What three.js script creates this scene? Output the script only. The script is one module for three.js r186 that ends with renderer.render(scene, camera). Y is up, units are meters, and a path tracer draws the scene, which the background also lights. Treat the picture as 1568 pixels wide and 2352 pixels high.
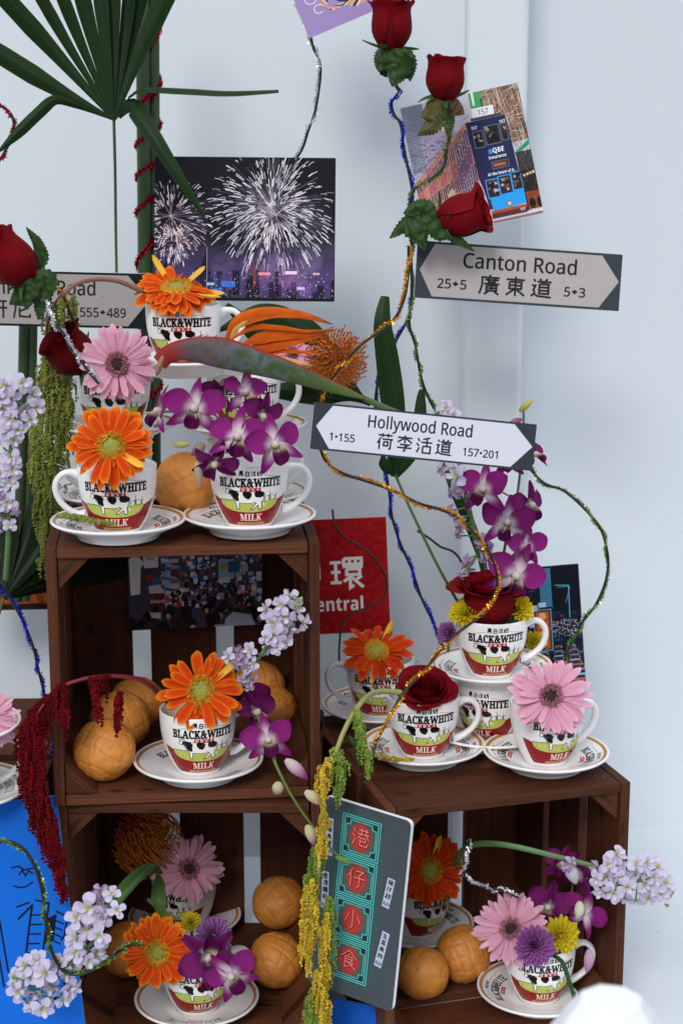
import * as THREE from 'three';
import { RoundedBoxGeometry } from 'three/addons/geometries/RoundedBoxGeometry.js';
import { mergeGeometries, mergeVertices } from 'three/addons/utils/BufferGeometryUtils.js';
import { ImprovedNoise } from 'three/addons/math/ImprovedNoise.js';

// ---------------------------------------------------------------- camera, sky, sun, exposure
const scene = new THREE.Scene();
const FOCAL = 4000, PX = 784, PY = 1176, PITCH = 12.5 * Math.PI / 180, CAMY = 1.05;   // photograph measured as 1568 x 2352
const camera = new THREE.PerspectiveCamera(2 * Math.atan(PY / FOCAL) * 180 / Math.PI, 682 / 1024, 0.05, 60);
camera.position.set(0, CAMY, 0);
camera.rotation.set(-PITCH, 0, 0);
camera.focus = 2.0;
camera.userData.fStop = 7;
scene.add(camera);
const renderer = new THREE.WebGLRenderer({ antialias: true });
renderer.toneMapping = THREE.LinearToneMapping;
renderer.toneMappingExposure = 1.36;
renderer.shadowMap.enabled = true;
{ // overcast sky, three times brighter overhead than at the horizon
  const w = 64, h = 32, data = new Float32Array(w * h * 4);
  for (let j = 0; j < h; j++) for (let i = 0; i < w; i++) {
    const s = Math.max(0, Math.sin((j + 0.5) / h * Math.PI - Math.PI / 2));
    const b = 0.365 * (1 + 1.8 * s);
    data.set([b * 0.95, b * 0.99, b * 1.08, 1], (j * w + i) * 4);
  }
  const sky = new THREE.DataTexture(data, w, h, THREE.RGBAFormat, THREE.FloatType);
  sky.mapping = THREE.EquirectangularReflectionMapping;
  sky.magFilter = THREE.LinearFilter;
  sky.needsUpdate = true;
  scene.background = sky;
  scene.environment = sky;
}
const sun = new THREE.DirectionalLight(new THREE.Color(1, 0.97, 0.93), 1.1);
sun.position.set(-1.1, 3.2, 1.9);
sun.target.position.set(0, 0.4, -2);
sun.castShadow = true;
sun.shadow.radius = 34;
sun.shadow.mapSize.set(2048, 2048);
Object.assign(sun.shadow.camera, { left: -2, right: 2, top: 2, bottom: -2, near: 0.1, far: 9 });
scene.add(sun, sun.target);

// ---------------------------------------------------------------- helpers
let seed = 12345;
const rnd = () => { seed = (seed * 1664525 + 1013904223) >>> 0; return seed / 4294967296; };
const rr = (a, b) => a + (b - a) * rnd();
const noise3 = new ImprovedNoise();
const V = (x, y, z) => new THREE.Vector3(x, y, z);
const lerp = (a, b, t) => a + (b - a) * t, clamp = (x, a = 0, b = 1) => Math.min(b, Math.max(a, x));
const smooth = (a, b, x) => { const t = clamp((x - a) / (b - a)); return t * t * (3 - 2 * t); };
const mix3 = (a, b, t) => [lerp(a[0], b[0], t), lerp(a[1], b[1], t), lerp(a[2], b[2], t)];
const CP = Math.cos(PITCH), SP = Math.sin(PITCH);
const ray = (x, y) => { const a = (x - PX) / FOCAL, b = -(y - PY) / FOCAL; return V(a, b * CP - SP, -b * SP - CP); };
const at = (x, y, d) => { const r = ray(x, y); return r.multiplyScalar(d / -r.z).add(V(0, CAMY, 0)); };           // at a distance from the camera along the floor
const atY = (x, y, h) => { const r = ray(x, y); return r.multiplyScalar((h - CAMY) / r.y).add(V(0, CAMY, 0)); };   // on a level surface
const perM = (p) => FOCAL / ((CAMY - p.y) * SP - p.z * CP);                                                        // photograph pixels per metre there
const used = new Map();
function numbered(name) { const n = used.get(name) ?? 0; used.set(name, n + 1); return n ? name + '_' + String(n).padStart(3, '0') : name; }
function shade(o) { o.castShadow = true; o.receiveShadow = true; return o; }
function tag(o, label, category, group) { o.userData.label = label; o.userData.category = category; if (group) o.userData.group = group; return o; }
function thing(name, label, category, group, pos) {
  const o = new THREE.Group(); o.name = numbered(name); tag(o, label, category, group);
  if (pos) o.position.copy(pos); scene.add(o); return o;
}
function part(name, geo, mat, parent, stuff) { const m = shade(new THREE.Mesh(geo, mat)); m.name = name; if (stuff) m.userData.kind = 'stuff'; parent.add(m); return m; }
function struct(name, geo, mat) { const m = shade(new THREE.Mesh(geo, mat)); m.name = name; m.userData.kind = 'structure'; scene.add(m); return m; }
const std = (o) => new THREE.MeshStandardMaterial({ side: THREE.DoubleSide, ...o });
const phys = (o) => new THREE.MeshPhysicalMaterial({ side: THREE.DoubleSide, ...o });
const lin = (r, g, b) => new THREE.Color().setRGB(r, g, b);
function canvas(w, h, draw) {
  const c = document.createElement('canvas'); c.width = w; c.height = h;
  const g = c.getContext('2d'); draw(g, w, h);
  const t = new THREE.CanvasTexture(c); t.colorSpace = THREE.SRGBColorSpace; t.magFilter = THREE.LinearFilter; t.anisotropy = 8; return t;
}
// a sheet of (nu+1) x (nv+1) points; f(u, v) gives [x, y, z], c(u, v) a linear colour
function sheet(nu, nv, f, c, uv) {
  const P = [], C = [], U = [], I = [];
  for (let j = 0; j <= nv; j++) for (let i = 0; i <= nu; i++) {
    const u = i / nu, v = j / nv; P.push(...f(u, v)); if (c) C.push(...c(u, v)); U.push(...(uv ? uv(u, v) : [u, v]));
  }
  for (let j = 0; j < nv; j++) for (let i = 0; i < nu; i++) { const a = j * (nu + 1) + i, b = a + nu + 1; I.push(a, a + 1, b, b, a + 1, b + 1); }
  const g = new THREE.BufferGeometry();
  g.setAttribute('position', new THREE.Float32BufferAttribute(P, 3));
  g.setAttribute('uv', new THREE.Float32BufferAttribute(U, 2));
  if (c) g.setAttribute('color', new THREE.Float32BufferAttribute(C, 3));
  g.setIndex(I); g.computeVertexNormals(); return g;
}
function paint(g, col) { const n = g.attributes.position.count, C = new Float32Array(n * 3); for (let i = 0; i < n; i++) C.set(typeof col === 'function' ? col(i, g.attributes.position) : col, i * 3); g.setAttribute('color', new THREE.BufferAttribute(C, 3)); return g; }
function plain(g) { const r = g.index ? g.toNonIndexed() : g; for (const k of Object.keys(r.attributes)) if (!['position', 'normal', 'color', 'uv'].includes(k)) r.deleteAttribute(k); return r; }
const merge = (list) => mergeGeometries(list.map(plain), false);
const curve = (pts, closed = false) => new THREE.CatmullRomCurve3(pts, closed, 'centripetal');
function tube(pts, r, seg = 24, rad = 6) {       // r: number or (t) => radius
  const cv = pts.getPointAt ? pts : curve(pts), fr = cv.computeFrenetFrames(seg, false), rf = typeof r === 'number' ? () => r : r;
  return sheet(rad, seg, (u, v) => {
    const k = Math.round(v * seg), p = cv.getPointAt(v), a = -u * 2 * Math.PI, q = rf(v);
    return p.addScaledVector(fr.normals[k], Math.cos(a) * q).addScaledVector(fr.binormals[k], Math.sin(a) * q).toArray();
  });
}
// turn an object's +y towards n, with spin about it
function face(o, n, spin = 0) { o.quaternion.setFromUnitVectors(V(0, 1, 0), n.clone().normalize()).multiply(new THREE.Quaternion().setFromAxisAngle(V(0, 1, 0), spin)); return o; }
const colored = (o) => std({ vertexColors: true, roughness: 0.6, ...o });
const petalMat = phys({ vertexColors: true, roughness: 0.8, specularIntensity: 0.2, transmission: 0.2 });
const roseMat = phys({ vertexColors: true, roughness: 0.7, sheen: 0.2, sheenRoughness: 0.6, sheenColor: lin(0.5, 0.03, 0.03), specularIntensity: 0.15 });
const leafMat = phys({ vertexColors: true, roughness: 0.45, specularIntensity: 0.3 });
const stemMat = std({ color: lin(0.07, 0.13, 0.035), roughness: 0.5 });
// ---------------------------------------------------------------- brush strokes of the Chinese characters on the signs (100 x 100 grid)
const box4 = '0 0 100 0 100 100 0 100 0 0';
const GL = {
  口: [box4], 日: [box4, '0 50 100 50'], 目: [box4, '0 33 100 33', '0 67 100 67'], 田: [box4, '0 50 100 50', '50 0 50 100'], 罒: [box4, '33 0 33 100', '67 0 67 100'],
  艹: ['0 50 100 50', '30 0 30 100', '70 0 70 100'], 氵: ['20 5 80 25', '0 38 65 58', '10 100 85 65'], 木: ['0 30 100 30', '50 0 50 100', '50 30 0 90', '50 30 100 90'],
  亻: ['80 0 0 50', '50 30 50 100'], 月: ['15 0 90 0 90 90 75 100', '15 0 15 60 0 100', '15 33 90 33', '15 66 90 66'], 王: ['0 5 100 5', '8 48 92 48', '0 95 100 95', '50 5 50 95'],
  車: ['5 12 95 12', '50 0 50 100', '2 84 98 84', ['日', 15, 24, 70, 46]], 言: ['40 0 60 8', '0 18 100 18', '15 34 85 34', '15 48 85 48', ['口', 18, 62, 64, 36]],
  火: ['50 0 50 40 10 98', '50 40 92 98', '18 24 28 46', '84 20 70 44'], 女: ['45 0 15 60 85 98', '80 28 50 70 5 98', '0 34 100 34'],
  道: ['10 6 20 18', '2 38 20 38 11 60 18 76', '0 94 14 80 32 91 100 95', '42 2 48 14', '78 2 70 14', '28 18 100 18', '62 18 58 30', ['目', 40, 30, 46, 48]],
  廣: ['52 0 52 12', '8 14 100 14', '14 14 14 55 2 98', '28 26 96 26', '46 18 46 38 76 38 76 18', '22 46 100 46', '61 40 61 52', ['田', 36, 54, 50, 26], '46 84 26 99', '76 84 98 99'],
  東: ['4 16 96 16', '50 0 50 100', '48 62 4 96', '52 62 96 96', ['日', 20, 28, 60, 34]],
  荷: [['艹', 5, 0, 90, 24], ['亻', 2, 26, 26, 74], '32 36 100 36', '86 36 86 90 74 96', ['口', 42, 52, 26, 24]],
  李: [['木', 4, 0, 92, 50], '20 58 76 58 54 70 54 94 40 98', '4 77 96 77'],
  活: [['氵', 2, 4, 22, 92], '84 2 40 14', '30 32 100 32', '66 10 66 54', ['口', 42, 56, 48, 40]],
  軒: [['車', 0, 0, 48, 100], '58 12 98 12', '54 46 100 46', '78 12 78 100'],
  尼: ['14 6 88 6 88 30 14 30', '14 6 14 50 4 98', '84 44 36 62', '36 42 36 88 92 92 94 76'],
  詩: [['言', 0, 0, 40, 100], '52 14 94 14', '72 0 72 32', '46 34 100 34', '44 58 100 58', '84 42 84 92 72 98', '56 68 64 80'],
  中: [['口', 8, 22, 84, 42], '50 0 50 100'],
  環: [['王', 0, 12, 34, 72], ['罒', 42, 4, 54, 18], '38 30 100 30', ['口', 50, 38, 40, 18], '68 58 40 78', '60 68 60 98 72 90', '96 60 80 72', '66 66 100 98'],
  港: [['氵', 2, 4, 22, 92], '40 14 96 14', '56 2 56 34', '82 2 82 34', '30 34 100 34', '52 36 32 62', '82 36 100 60', '48 54 80 54 80 72 48 72', '48 54 48 94 88 96 94 80'],
  仔: [['亻', 0, 0, 30, 100], '40 12 88 12 66 32 66 90 52 98', '34 48 100 48'], 小: ['50 0 50 92 38 98', '22 30 6 70', '76 28 96 66'],
  食: ['50 0 4 40', '50 0 96 40', '50 18 56 28', '28 36 72 36 72 64 28 64', '28 36 28 96 50 86', '28 50 72 50', '80 68 60 80', '46 66 96 98'],
  黑: [['田', 20, 0, 60, 36], '50 36 50 62', '14 48 86 48', '2 62 98 62', '14 76 6 96', '36 76 40 94', '60 76 66 94', '84 76 96 94'], 白: ['50 0 40 16', ['日', 16, 18, 68, 80]],
  淡: [['氵', 2, 4, 22, 92], ['火', 34, 0, 66, 46], ['火', 34, 50, 66, 48]], 奶: [['女', 0, 4, 46, 92], '54 10 92 10 78 40 100 40 94 92 80 96', '68 10 64 60 48 98'],
  蘭: [['艹', 5, 0, 90, 22], '8 30 8 98', ['日', 8, 30, 30, 20], '92 30 92 98', ['日', 62, 30, 30, 20], '30 62 72 62', '50 54 50 98', ['口', 34, 68, 32, 14]],
  乳: ['44 0 10 12', '12 22 16 32', '28 20 30 30', '46 18 38 32', '12 42 42 42 28 56 28 92 18 96', '4 70 48 64', '62 4 62 88 96 92 98 72'], 牛: ['24 6 12 40', '18 28 86 28', '2 58 98 58', '50 0 50 100'],
  咖: [['口', 0, 26, 24, 40], '32 24 62 24 60 90 52 94', '46 2 46 50 30 96', ['口', 70, 26, 28, 52]], 喱: [['口', 0, 26, 24, 40], '36 8 98 8', '36 8 36 60 28 98', ['日', 48, 18, 46, 32], '71 18 71 92', '48 68 94 68', '42 92 100 92'],
  魚: ['34 0 14 24', '30 10 66 10 54 24', ['田', 18, 26, 64, 40], '10 78 4 98', '34 78 38 94', '60 78 66 94', '84 78 96 96'],
  蛋: ['8 4 90 4 80 14', '50 4 50 34', '50 20 80 20', '20 20 4 42', '16 36 98 40', ['口', 24, 50, 52, 20], '50 44 50 92', '14 92 84 90', '76 82 92 98'],
  香: ['76 0 20 8', '4 20 96 20', '50 6 50 46', '50 20 6 48', '50 20 94 48', ['日', 24, 54, 52, 44]], 滑: [['氵', 2, 4, 22, 92], '44 28 44 4 86 4 86 28', '64 16 86 16', '34 40 34 30 98 30 98 40', ['月', 44, 46, 46, 52]],
  腸: [['月', 0, 6, 34, 90], ['日', 48, 4, 46, 32], '40 48 100 48', '56 50 40 74', '54 62 98 62 90 94 80 96', '70 64 50 90', '84 64 66 94'],
  粉: ['22 0 22 100', '0 42 46 42', '6 10 12 28', '40 8 32 28', '22 46 2 78', '22 46 44 72', '66 4 52 40', '78 2 100 38', '56 50 90 50 86 90 76 94', '70 50 52 96'],
  碗: ['0 8 38 8', '20 8 2 50', ['口', 10, 44, 26, 34], '70 0 70 8', '46 20 46 10 98 10 98 20', '54 24 46 50', '52 32 66 32 50 96', '76 56 76 32 94 32 94 56 84 58', '76 56 76 88 98 90 100 76'],
  翅: ['2 22 46 22', '24 4 24 80', '6 38 44 38', '8 60 0 90 100 96', '24 60 46 60', '56 12 74 12 74 74', '62 28 66 36', '58 60 72 48', '82 12 100 12 100 74', '86 28 90 36', '84 60 98 48'],
  生: ['26 4 10 34', '20 24 88 24', '16 56 86 56', '2 94 98 94', '50 0 50 94'], 菜: [['艹', 5, 0, 90, 22], '80 26 16 32', '20 38 28 50', '48 36 52 48', '82 36 70 50', '4 62 96 62', '50 52 50 100', '50 62 6 94', '50 62 94 94'],
  肉: ['8 100 8 24 92 24 92 90 80 98', '50 0 50 24 22 56', '52 34 80 54', '50 54 26 84', '52 60 78 84'],
  燒: [['火', 0, 10, 38, 84], '44 14 98 14', '70 0 70 24', '44 34 66 34', '54 26 54 46', '76 34 98 34', '86 26 86 46', '42 52 100 52', '60 54 40 98', '80 54 80 88 98 92 100 78'],
  有: ['4 18 96 18', '50 0 40 40 4 70', ['月', 34, 34, 50, 64]], 事: ['4 12 96 12', '50 0 50 90 38 98', ['口', 26, 20, 48, 16], '20 46 84 46 84 72', '2 58 98 58', '16 72 84 72'], 用: ['14 4 14 60 2 98', '14 4 88 4 88 90 76 98', '14 34 88 34', '14 64 88 64', '51 4 51 98'],
  電: ['16 6 84 6', '6 32 6 20 94 20 94 32', '50 6 50 44', '24 30 38 32', '62 30 76 32', '24 42 38 44', '62 42 76 44', ['日', 22, 52, 54, 32], '49 52 49 92 92 94 94 80'],
  賣: ['10 8 90 8', '50 0 50 20', '24 20 76 20', ['罒', 12, 28, 76, 16], ['目', 24, 50, 52, 32], '40 84 20 100', '60 84 80 100'],
};
function glyph(g, ch, x, y, w, h = w) {
  for (const s of GL[ch] ?? []) {
    if (Array.isArray(s)) { glyph(g, s[0], x + s[1] / 100 * w, y + s[2] / 100 * h, s[3] / 100 * w, s[4] / 100 * h); continue; }
    const n = s.split(' ').map(Number); g.beginPath();
    for (let i = 0; i < n.length; i += 2) g[i ? 'lineTo' : 'moveTo'](x + n[i] / 100 * w, y + n[i + 1] / 100 * h);
    g.stroke();
  }
}
function glyphs(g, text, x, y, size, step, weight, color, vertical) {
  g.save(); g.strokeStyle = color; g.lineWidth = weight; g.lineCap = 'butt'; g.lineJoin = 'miter';
  [...text].forEach((c, i) => glyph(g, c, x + (vertical ? 0 : i * step), y + (vertical ? i * step : 0), size)); g.restore();
}
const fill = (g, c, x, y, w, h) => { g.fillStyle = c; g.fillRect(x, y, w, h); };
function line(g, c, w, pts) { g.strokeStyle = c; g.lineWidth = w; g.beginPath(); pts.forEach((p, i) => g[i ? 'lineTo' : 'moveTo'](p[0], p[1])); g.stroke(); }
function poly(g, c, pts, stroke, w = 2) { g.beginPath(); pts.forEach((p, i) => g[i ? 'lineTo' : 'moveTo'](p[0], p[1])); g.closePath(); if (c) { g.fillStyle = c; g.fill(); } if (stroke) { g.strokeStyle = stroke; g.lineWidth = w; g.stroke(); } }
function disc(g, c, x, y, rx, ry = rx) { g.fillStyle = c; g.beginPath(); g.ellipse(x, y, rx, ry, 0, 0, 7); g.fill(); }
function text(g, s, x, y, font, c, align = 'center', width) { g.font = font; g.fillStyle = c; g.textAlign = align; g.textBaseline = 'middle'; if (width) g.fillText(s, x, y, width); else g.fillText(s, x, y); }
const rgb = (r, g, b, a = 1) => `rgba(${r | 0},${g | 0},${b | 0},${a})`;
function speckle(g, w, h, n, f) { for (let i = 0; i < n; i++) f(rnd() * w, rnd() * h, rnd()); }

// ---------------------------------------------------------------- prints
function cow(g, x, y, sx, sy) {
  g.save(); g.translate(x, y); g.scale(sx, sy);
  const body = [[4, 10], [1, 16], [5, 21], [11, 20], [16, 28], [21, 38], [24, 44], [25, 66], [31, 66], [32, 46], [50, 48], [62, 47], [65, 44], [70, 48], [64, 56], [57, 66], [63, 66], [74, 54], [77, 66], [84, 66], [82, 46], [86, 34], [85, 16], [78, 11], [56, 13], [36, 12], [22, 10], [14, 6], [10, 2], [7, 7], [3, 4]];
  poly(g, '#fbfbf8', body, '#16130f', 1.6);
  poly(g, '#120f0e', [[8, 8], [20, 9], [28, 12], [33, 18], [31, 28], [32, 40], [27, 42], [21, 36], [17, 27], [12, 19], [8, 19], [10, 13]]);
  poly(g, '#120f0e', [[42, 13], [56, 13], [60, 18], [59, 27], [54, 36], [47, 33], [42, 26], [40, 18]]);
  poly(g, '#120f0e', [[66, 13], [78, 11], [85, 17], [85, 28], [78, 31], [68, 29], [65, 21]]);
  line(g, '#16130f', 1.4, [[86, 16], [89, 30], [89, 46], [86, 56]]); disc(g, '#fff', 88, 52, 2, 5);
  line(g, '#120f0e', 2.4, [[25, 66], [31, 66]]); line(g, '#120f0e', 2.4, [[57, 66], [63, 66]]); line(g, '#120f0e', 2.4, [[77, 66], [84, 66]]);
  poly(g, '#e9c9bb', [[60, 47], [66, 46], [64, 52]]);
  g.restore();
}
function windmill(g, x, y, s) {
  g.save(); g.translate(x, y); g.scale(s, s); poly(g, '#b58a52', [[-7, 30], [-4, 10], [4, 10], [7, 30]], '#2c2117', 1.2); poly(g, '#3a2a1c', [[-5, 11], [0, 5], [5, 11]]);
  line(g, '#2c2117', 3, [[-22, 14], [22, 6]]); line(g, '#2c2117', 3, [[-2, -14], [3, 26]]); g.restore();
}
function cupLogo(g, x, y, s) { // wordmark block centred at x; s = width in pixels
  g.save(); g.translate(x, y);
  line(g, '#c08a55', s * 0.008, [[-s * 0.46, s * 0.05], [-s * 0.2, 0]]); line(g, '#c08a55', s * 0.008, [[s * 0.2, 0], [s * 0.48, s * 0.05]]);
  glyphs(g, '黑白淡奶', -s * 0.17, -s * 0.06, s * 0.072, s * 0.088, s * 0.013, '#15110f');
  g.fillStyle = '#14100e'; g.textAlign = 'center'; g.textBaseline = 'middle'; const T = 'BLACK&WHITE';
  g.font = `bold ${s * 0.14}px serif`; const w = g.measureText(T).width; g.save(); g.scale(s / w, 1.2); g.lineWidth = s * 0.011; g.strokeStyle = '#14100e';
  g.fillText(T, 0, s * 0.095); g.strokeText(T, 0, s * 0.095); g.restore();
  fill(g, '#c2202c', -s * 0.155, s * 0.185, s * 0.31, s * 0.05); glyphs(g, '荷蘭乳牛', -s * 0.135, s * 0.19, s * 0.042, s * 0.075, s * 0.007, '#f6dcd8');
  g.restore();
}
const TEX = {};
TEX.cup = canvas(2048, 512, (g, W, H) => {
  fill(g, '#f4f4f3', 0, 0, W, H);
  for (const cx of [512, 1536]) {
    const L = cx - 420, R = cx + 400;                                    // red lower field, slanting away towards the handle
    poly(g, '#93070f', [[L, 250], [cx - 300, 268], [cx + 250, 282], [cx + 300, 268], [R, 240], [R - 60, 470], [R - 70, 494], [L + 70, 494], [L + 60, 470]]);
    g.save(); g.beginPath(); g.moveTo(cx - 310, 268); g.lineTo(cx + 262, 268); g.bezierCurveTo(cx + 262, 338, cx + 200, 370, cx - 10, 372); g.bezierCurveTo(cx - 230, 370, cx - 322, 338, cx - 310, 268); g.clip();
    fill(g, '#c3cc5e', cx - 320, 240, 620, 180); speckle(g, 560, 120, 150, (x, y, r) => fill(g, r < 0.5 ? '#5aa05a' : '#eef0c0', cx - 300 + x, 294 + y * 0.7, 12 * rnd() + 4, 2.5));
    g.restore();
    fill(g, '#f4f4f3', cx - 340, 210, 620, 60);
    for (let i = 0; i < 18; i++) disc(g, i % 2 ? '#4f9a66' : '#6bb06a', cx - 300 + i * 9, 270 - 3 * rnd(), 9, 5); for (let i = 0; i < 9; i++) disc(g, '#4f9a66', cx + 165 + i * 10, 270, 8, 4);
    cupLogo(g, cx - 10, 56, 570); cow(g, cx - 245, 156, 4.1, 2.85); windmill(g, cx + 168, 214, 1.7); windmill(g, cx + 232, 224, 1.3);
    text(g, 'MILK', cx - 6, 419, 'bold 88px serif', '#f5efe6', 'center', 350); fill(g, '#cfa366', cx - 180, 466, 350, 22); text(g, 'FULL CREAM EVAPORATED', cx - 5, 478, 'bold 17px serif', '#4a2c16', 'center', 290);
  }
});
TEX.saucer = canvas(1024, 1024, (g, W) => {
  fill(g, '#f3f3f2', 0, 0, W, W); const c = W / 2;
  g.strokeStyle = '#c08b52'; g.lineWidth = 24; g.beginPath(); g.arc(c, c, c * 0.935, 0, 7); g.stroke();
  const put = (ch, a, r, draw) => { g.save(); g.translate(c + Math.cos(a) * r, c + Math.sin(a) * r); g.rotate(a + Math.PI / 2); draw(); g.restore(); };
  for (const m of [0.3, 0.3 + Math.PI]) {
    [...'BLACK&WHITE'].forEach((ch, i) => put(ch, m + (i - 5) * 0.112, c * 0.7, () => { g.scale(0.86, 1.25); text(g, ch, 0, 0, 'bold 72px serif', '#17120f'); g.strokeStyle = '#17120f'; g.lineWidth = 3; g.strokeText(ch, 0, 0); }));
    [...'黑白淡奶'].forEach((ch, i) => put(ch, m + (i - 1.5) * 0.075, c * 0.84, () => glyphs(g, ch, -13, -13, 26, 30, 5, '#17120f')));
    g.strokeStyle = '#bd8450'; g.lineWidth = 4; for (const [a, b] of [[-0.52, -0.2], [0.2, 0.52]]) { g.beginPath(); g.arc(c, c, c * 0.82, m + a, m + b); g.stroke(); }
    [...'荷蘭乳牛'].forEach((ch, i) => put(ch, m + (i - 1.5) * 0.1, c * 0.575, () => { fill(g, '#b51f2b', -18, -17, 37, 34); glyphs(g, ch, -11, -12, 22, 26, 3, '#f3d9d4'); }));
  }
});
function signTexture(top, cn, cnX, left, right, face, edge, o) {
  return canvas(1024, 288, (g, W, H) => {
    const k = o.k ?? 1, ink = '#26262a'; fill(g, edge, 0, 0, W, H); speckle(g, W, H, 260, (x, y, r) => fill(g, rgb(255, 255, 255, 0.05 * r), x, y, 30 * r, 1.5));
    poly(g, face, [[18, H / 2], [86, 12], [W - 102, 12], [W - 10, H / 2 - 4], [W - 102, H - 12], [86, H - 12]]);
    speckle(g, W - 300, H - 40, 900, (x, y, r) => fill(g, r < 0.5 ? rgb(90, 80, 70, 0.05) : rgb(255, 255, 255, 0.06), 130 + x, 20 + y, 2 + 5 * r, 1.6));
    text(g, top, o.topX, 84, '102px sans-serif', ink, 'center', o.topW); g.strokeStyle = ink; g.lineWidth = 2.8; g.strokeText(top, o.topX, 84, o.topW);
    g.save(); g.translate(cnX, 0); g.scale(k, 1); glyphs(g, cn, 0, 148, 100, o.step / k, 10.5, ink); g.restore();
    const num = (s, x, y) => { g.save(); g.translate(x, 0); g.scale(k, 1); let cx = 0; g.font = '66px sans-serif'; for (const pc of s.split(/([◆•])/)) { if (pc === '◆') { poly(g, ink, [[cx + 3, y], [cx + 19, y - 12], [cx + 35, y], [cx + 19, y + 12]]); cx += 40; } else if (pc === '•') { disc(g, ink, cx + 11, y, 8); cx += 23; } else { text(g, pc, cx, y + 2, '66px sans-serif', ink, 'left'); g.lineWidth = 2.4; g.strokeStyle = ink; g.strokeText(pc, cx, y + 2); cx += g.measureText(pc).width; } } g.restore(); };
    num(left[0], left[1], left[2]); num(right[0], right[1], right[2]);
    if (o.dirt) speckle(g, 230, 60, 26, (x, y, r) => disc(g, rgb(70, 50, 45, 0.35 * r), 590 + x, 70 + y, 1 + 6 * r * r));
  });
}
TEX.canton = signTexture('Canton Road', '廣東道', 318, ['25◆5', 108, 206], ['5◆3', 740, 206], '#b1abaa', '#3a4248', { topX: 516, topW: 580, step: 130 });
TEX.hollywood = signTexture('Hollywood Road', '荷李活道', 302, ['1•155', 80, 198], ['157•201', 694, 210], '#d2d3de', '#34383e', { topX: 492, topW: 490, step: 90, k: 0.72 });
TEX.hennessy = signTexture('Hennessy Road', '軒尼詩道', 312, ['591◆559', 90, 206], ['555◆489', 708, 206], '#a29d9b', '#1b1d22', { topX: 515, topW: 540, step: 105, dirt: 1, k: 0.8 });
TEX.central = canvas(512, 512, (g, W, H) => {
  fill(g, '#9f1118', 0, 0, W, H);
  for (let j = 0; j < 26; j++) for (let i = 0; i < 26; i++) { const v = rnd(); fill(g, rgb(150 + 34 * v, 12 + 12 * v, 20 + 10 * v), i * 19.7 + 1, j * 19.7 + 1, 18.2, 18.2); if (rnd() < 0.3) fill(g, 'rgba(225,150,140,0.28)', i * 19.7 + 1, j * 19.7 + 1, 16 * rnd(), 1.5); }
  glyphs(g, '中環', 92, 172, 138, 176, 14, '#f6f4f2');
  text(g, 'Central', 280, 380, 'bold 84px sans-serif', '#f6f4f2', 'center', 254);
});
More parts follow.
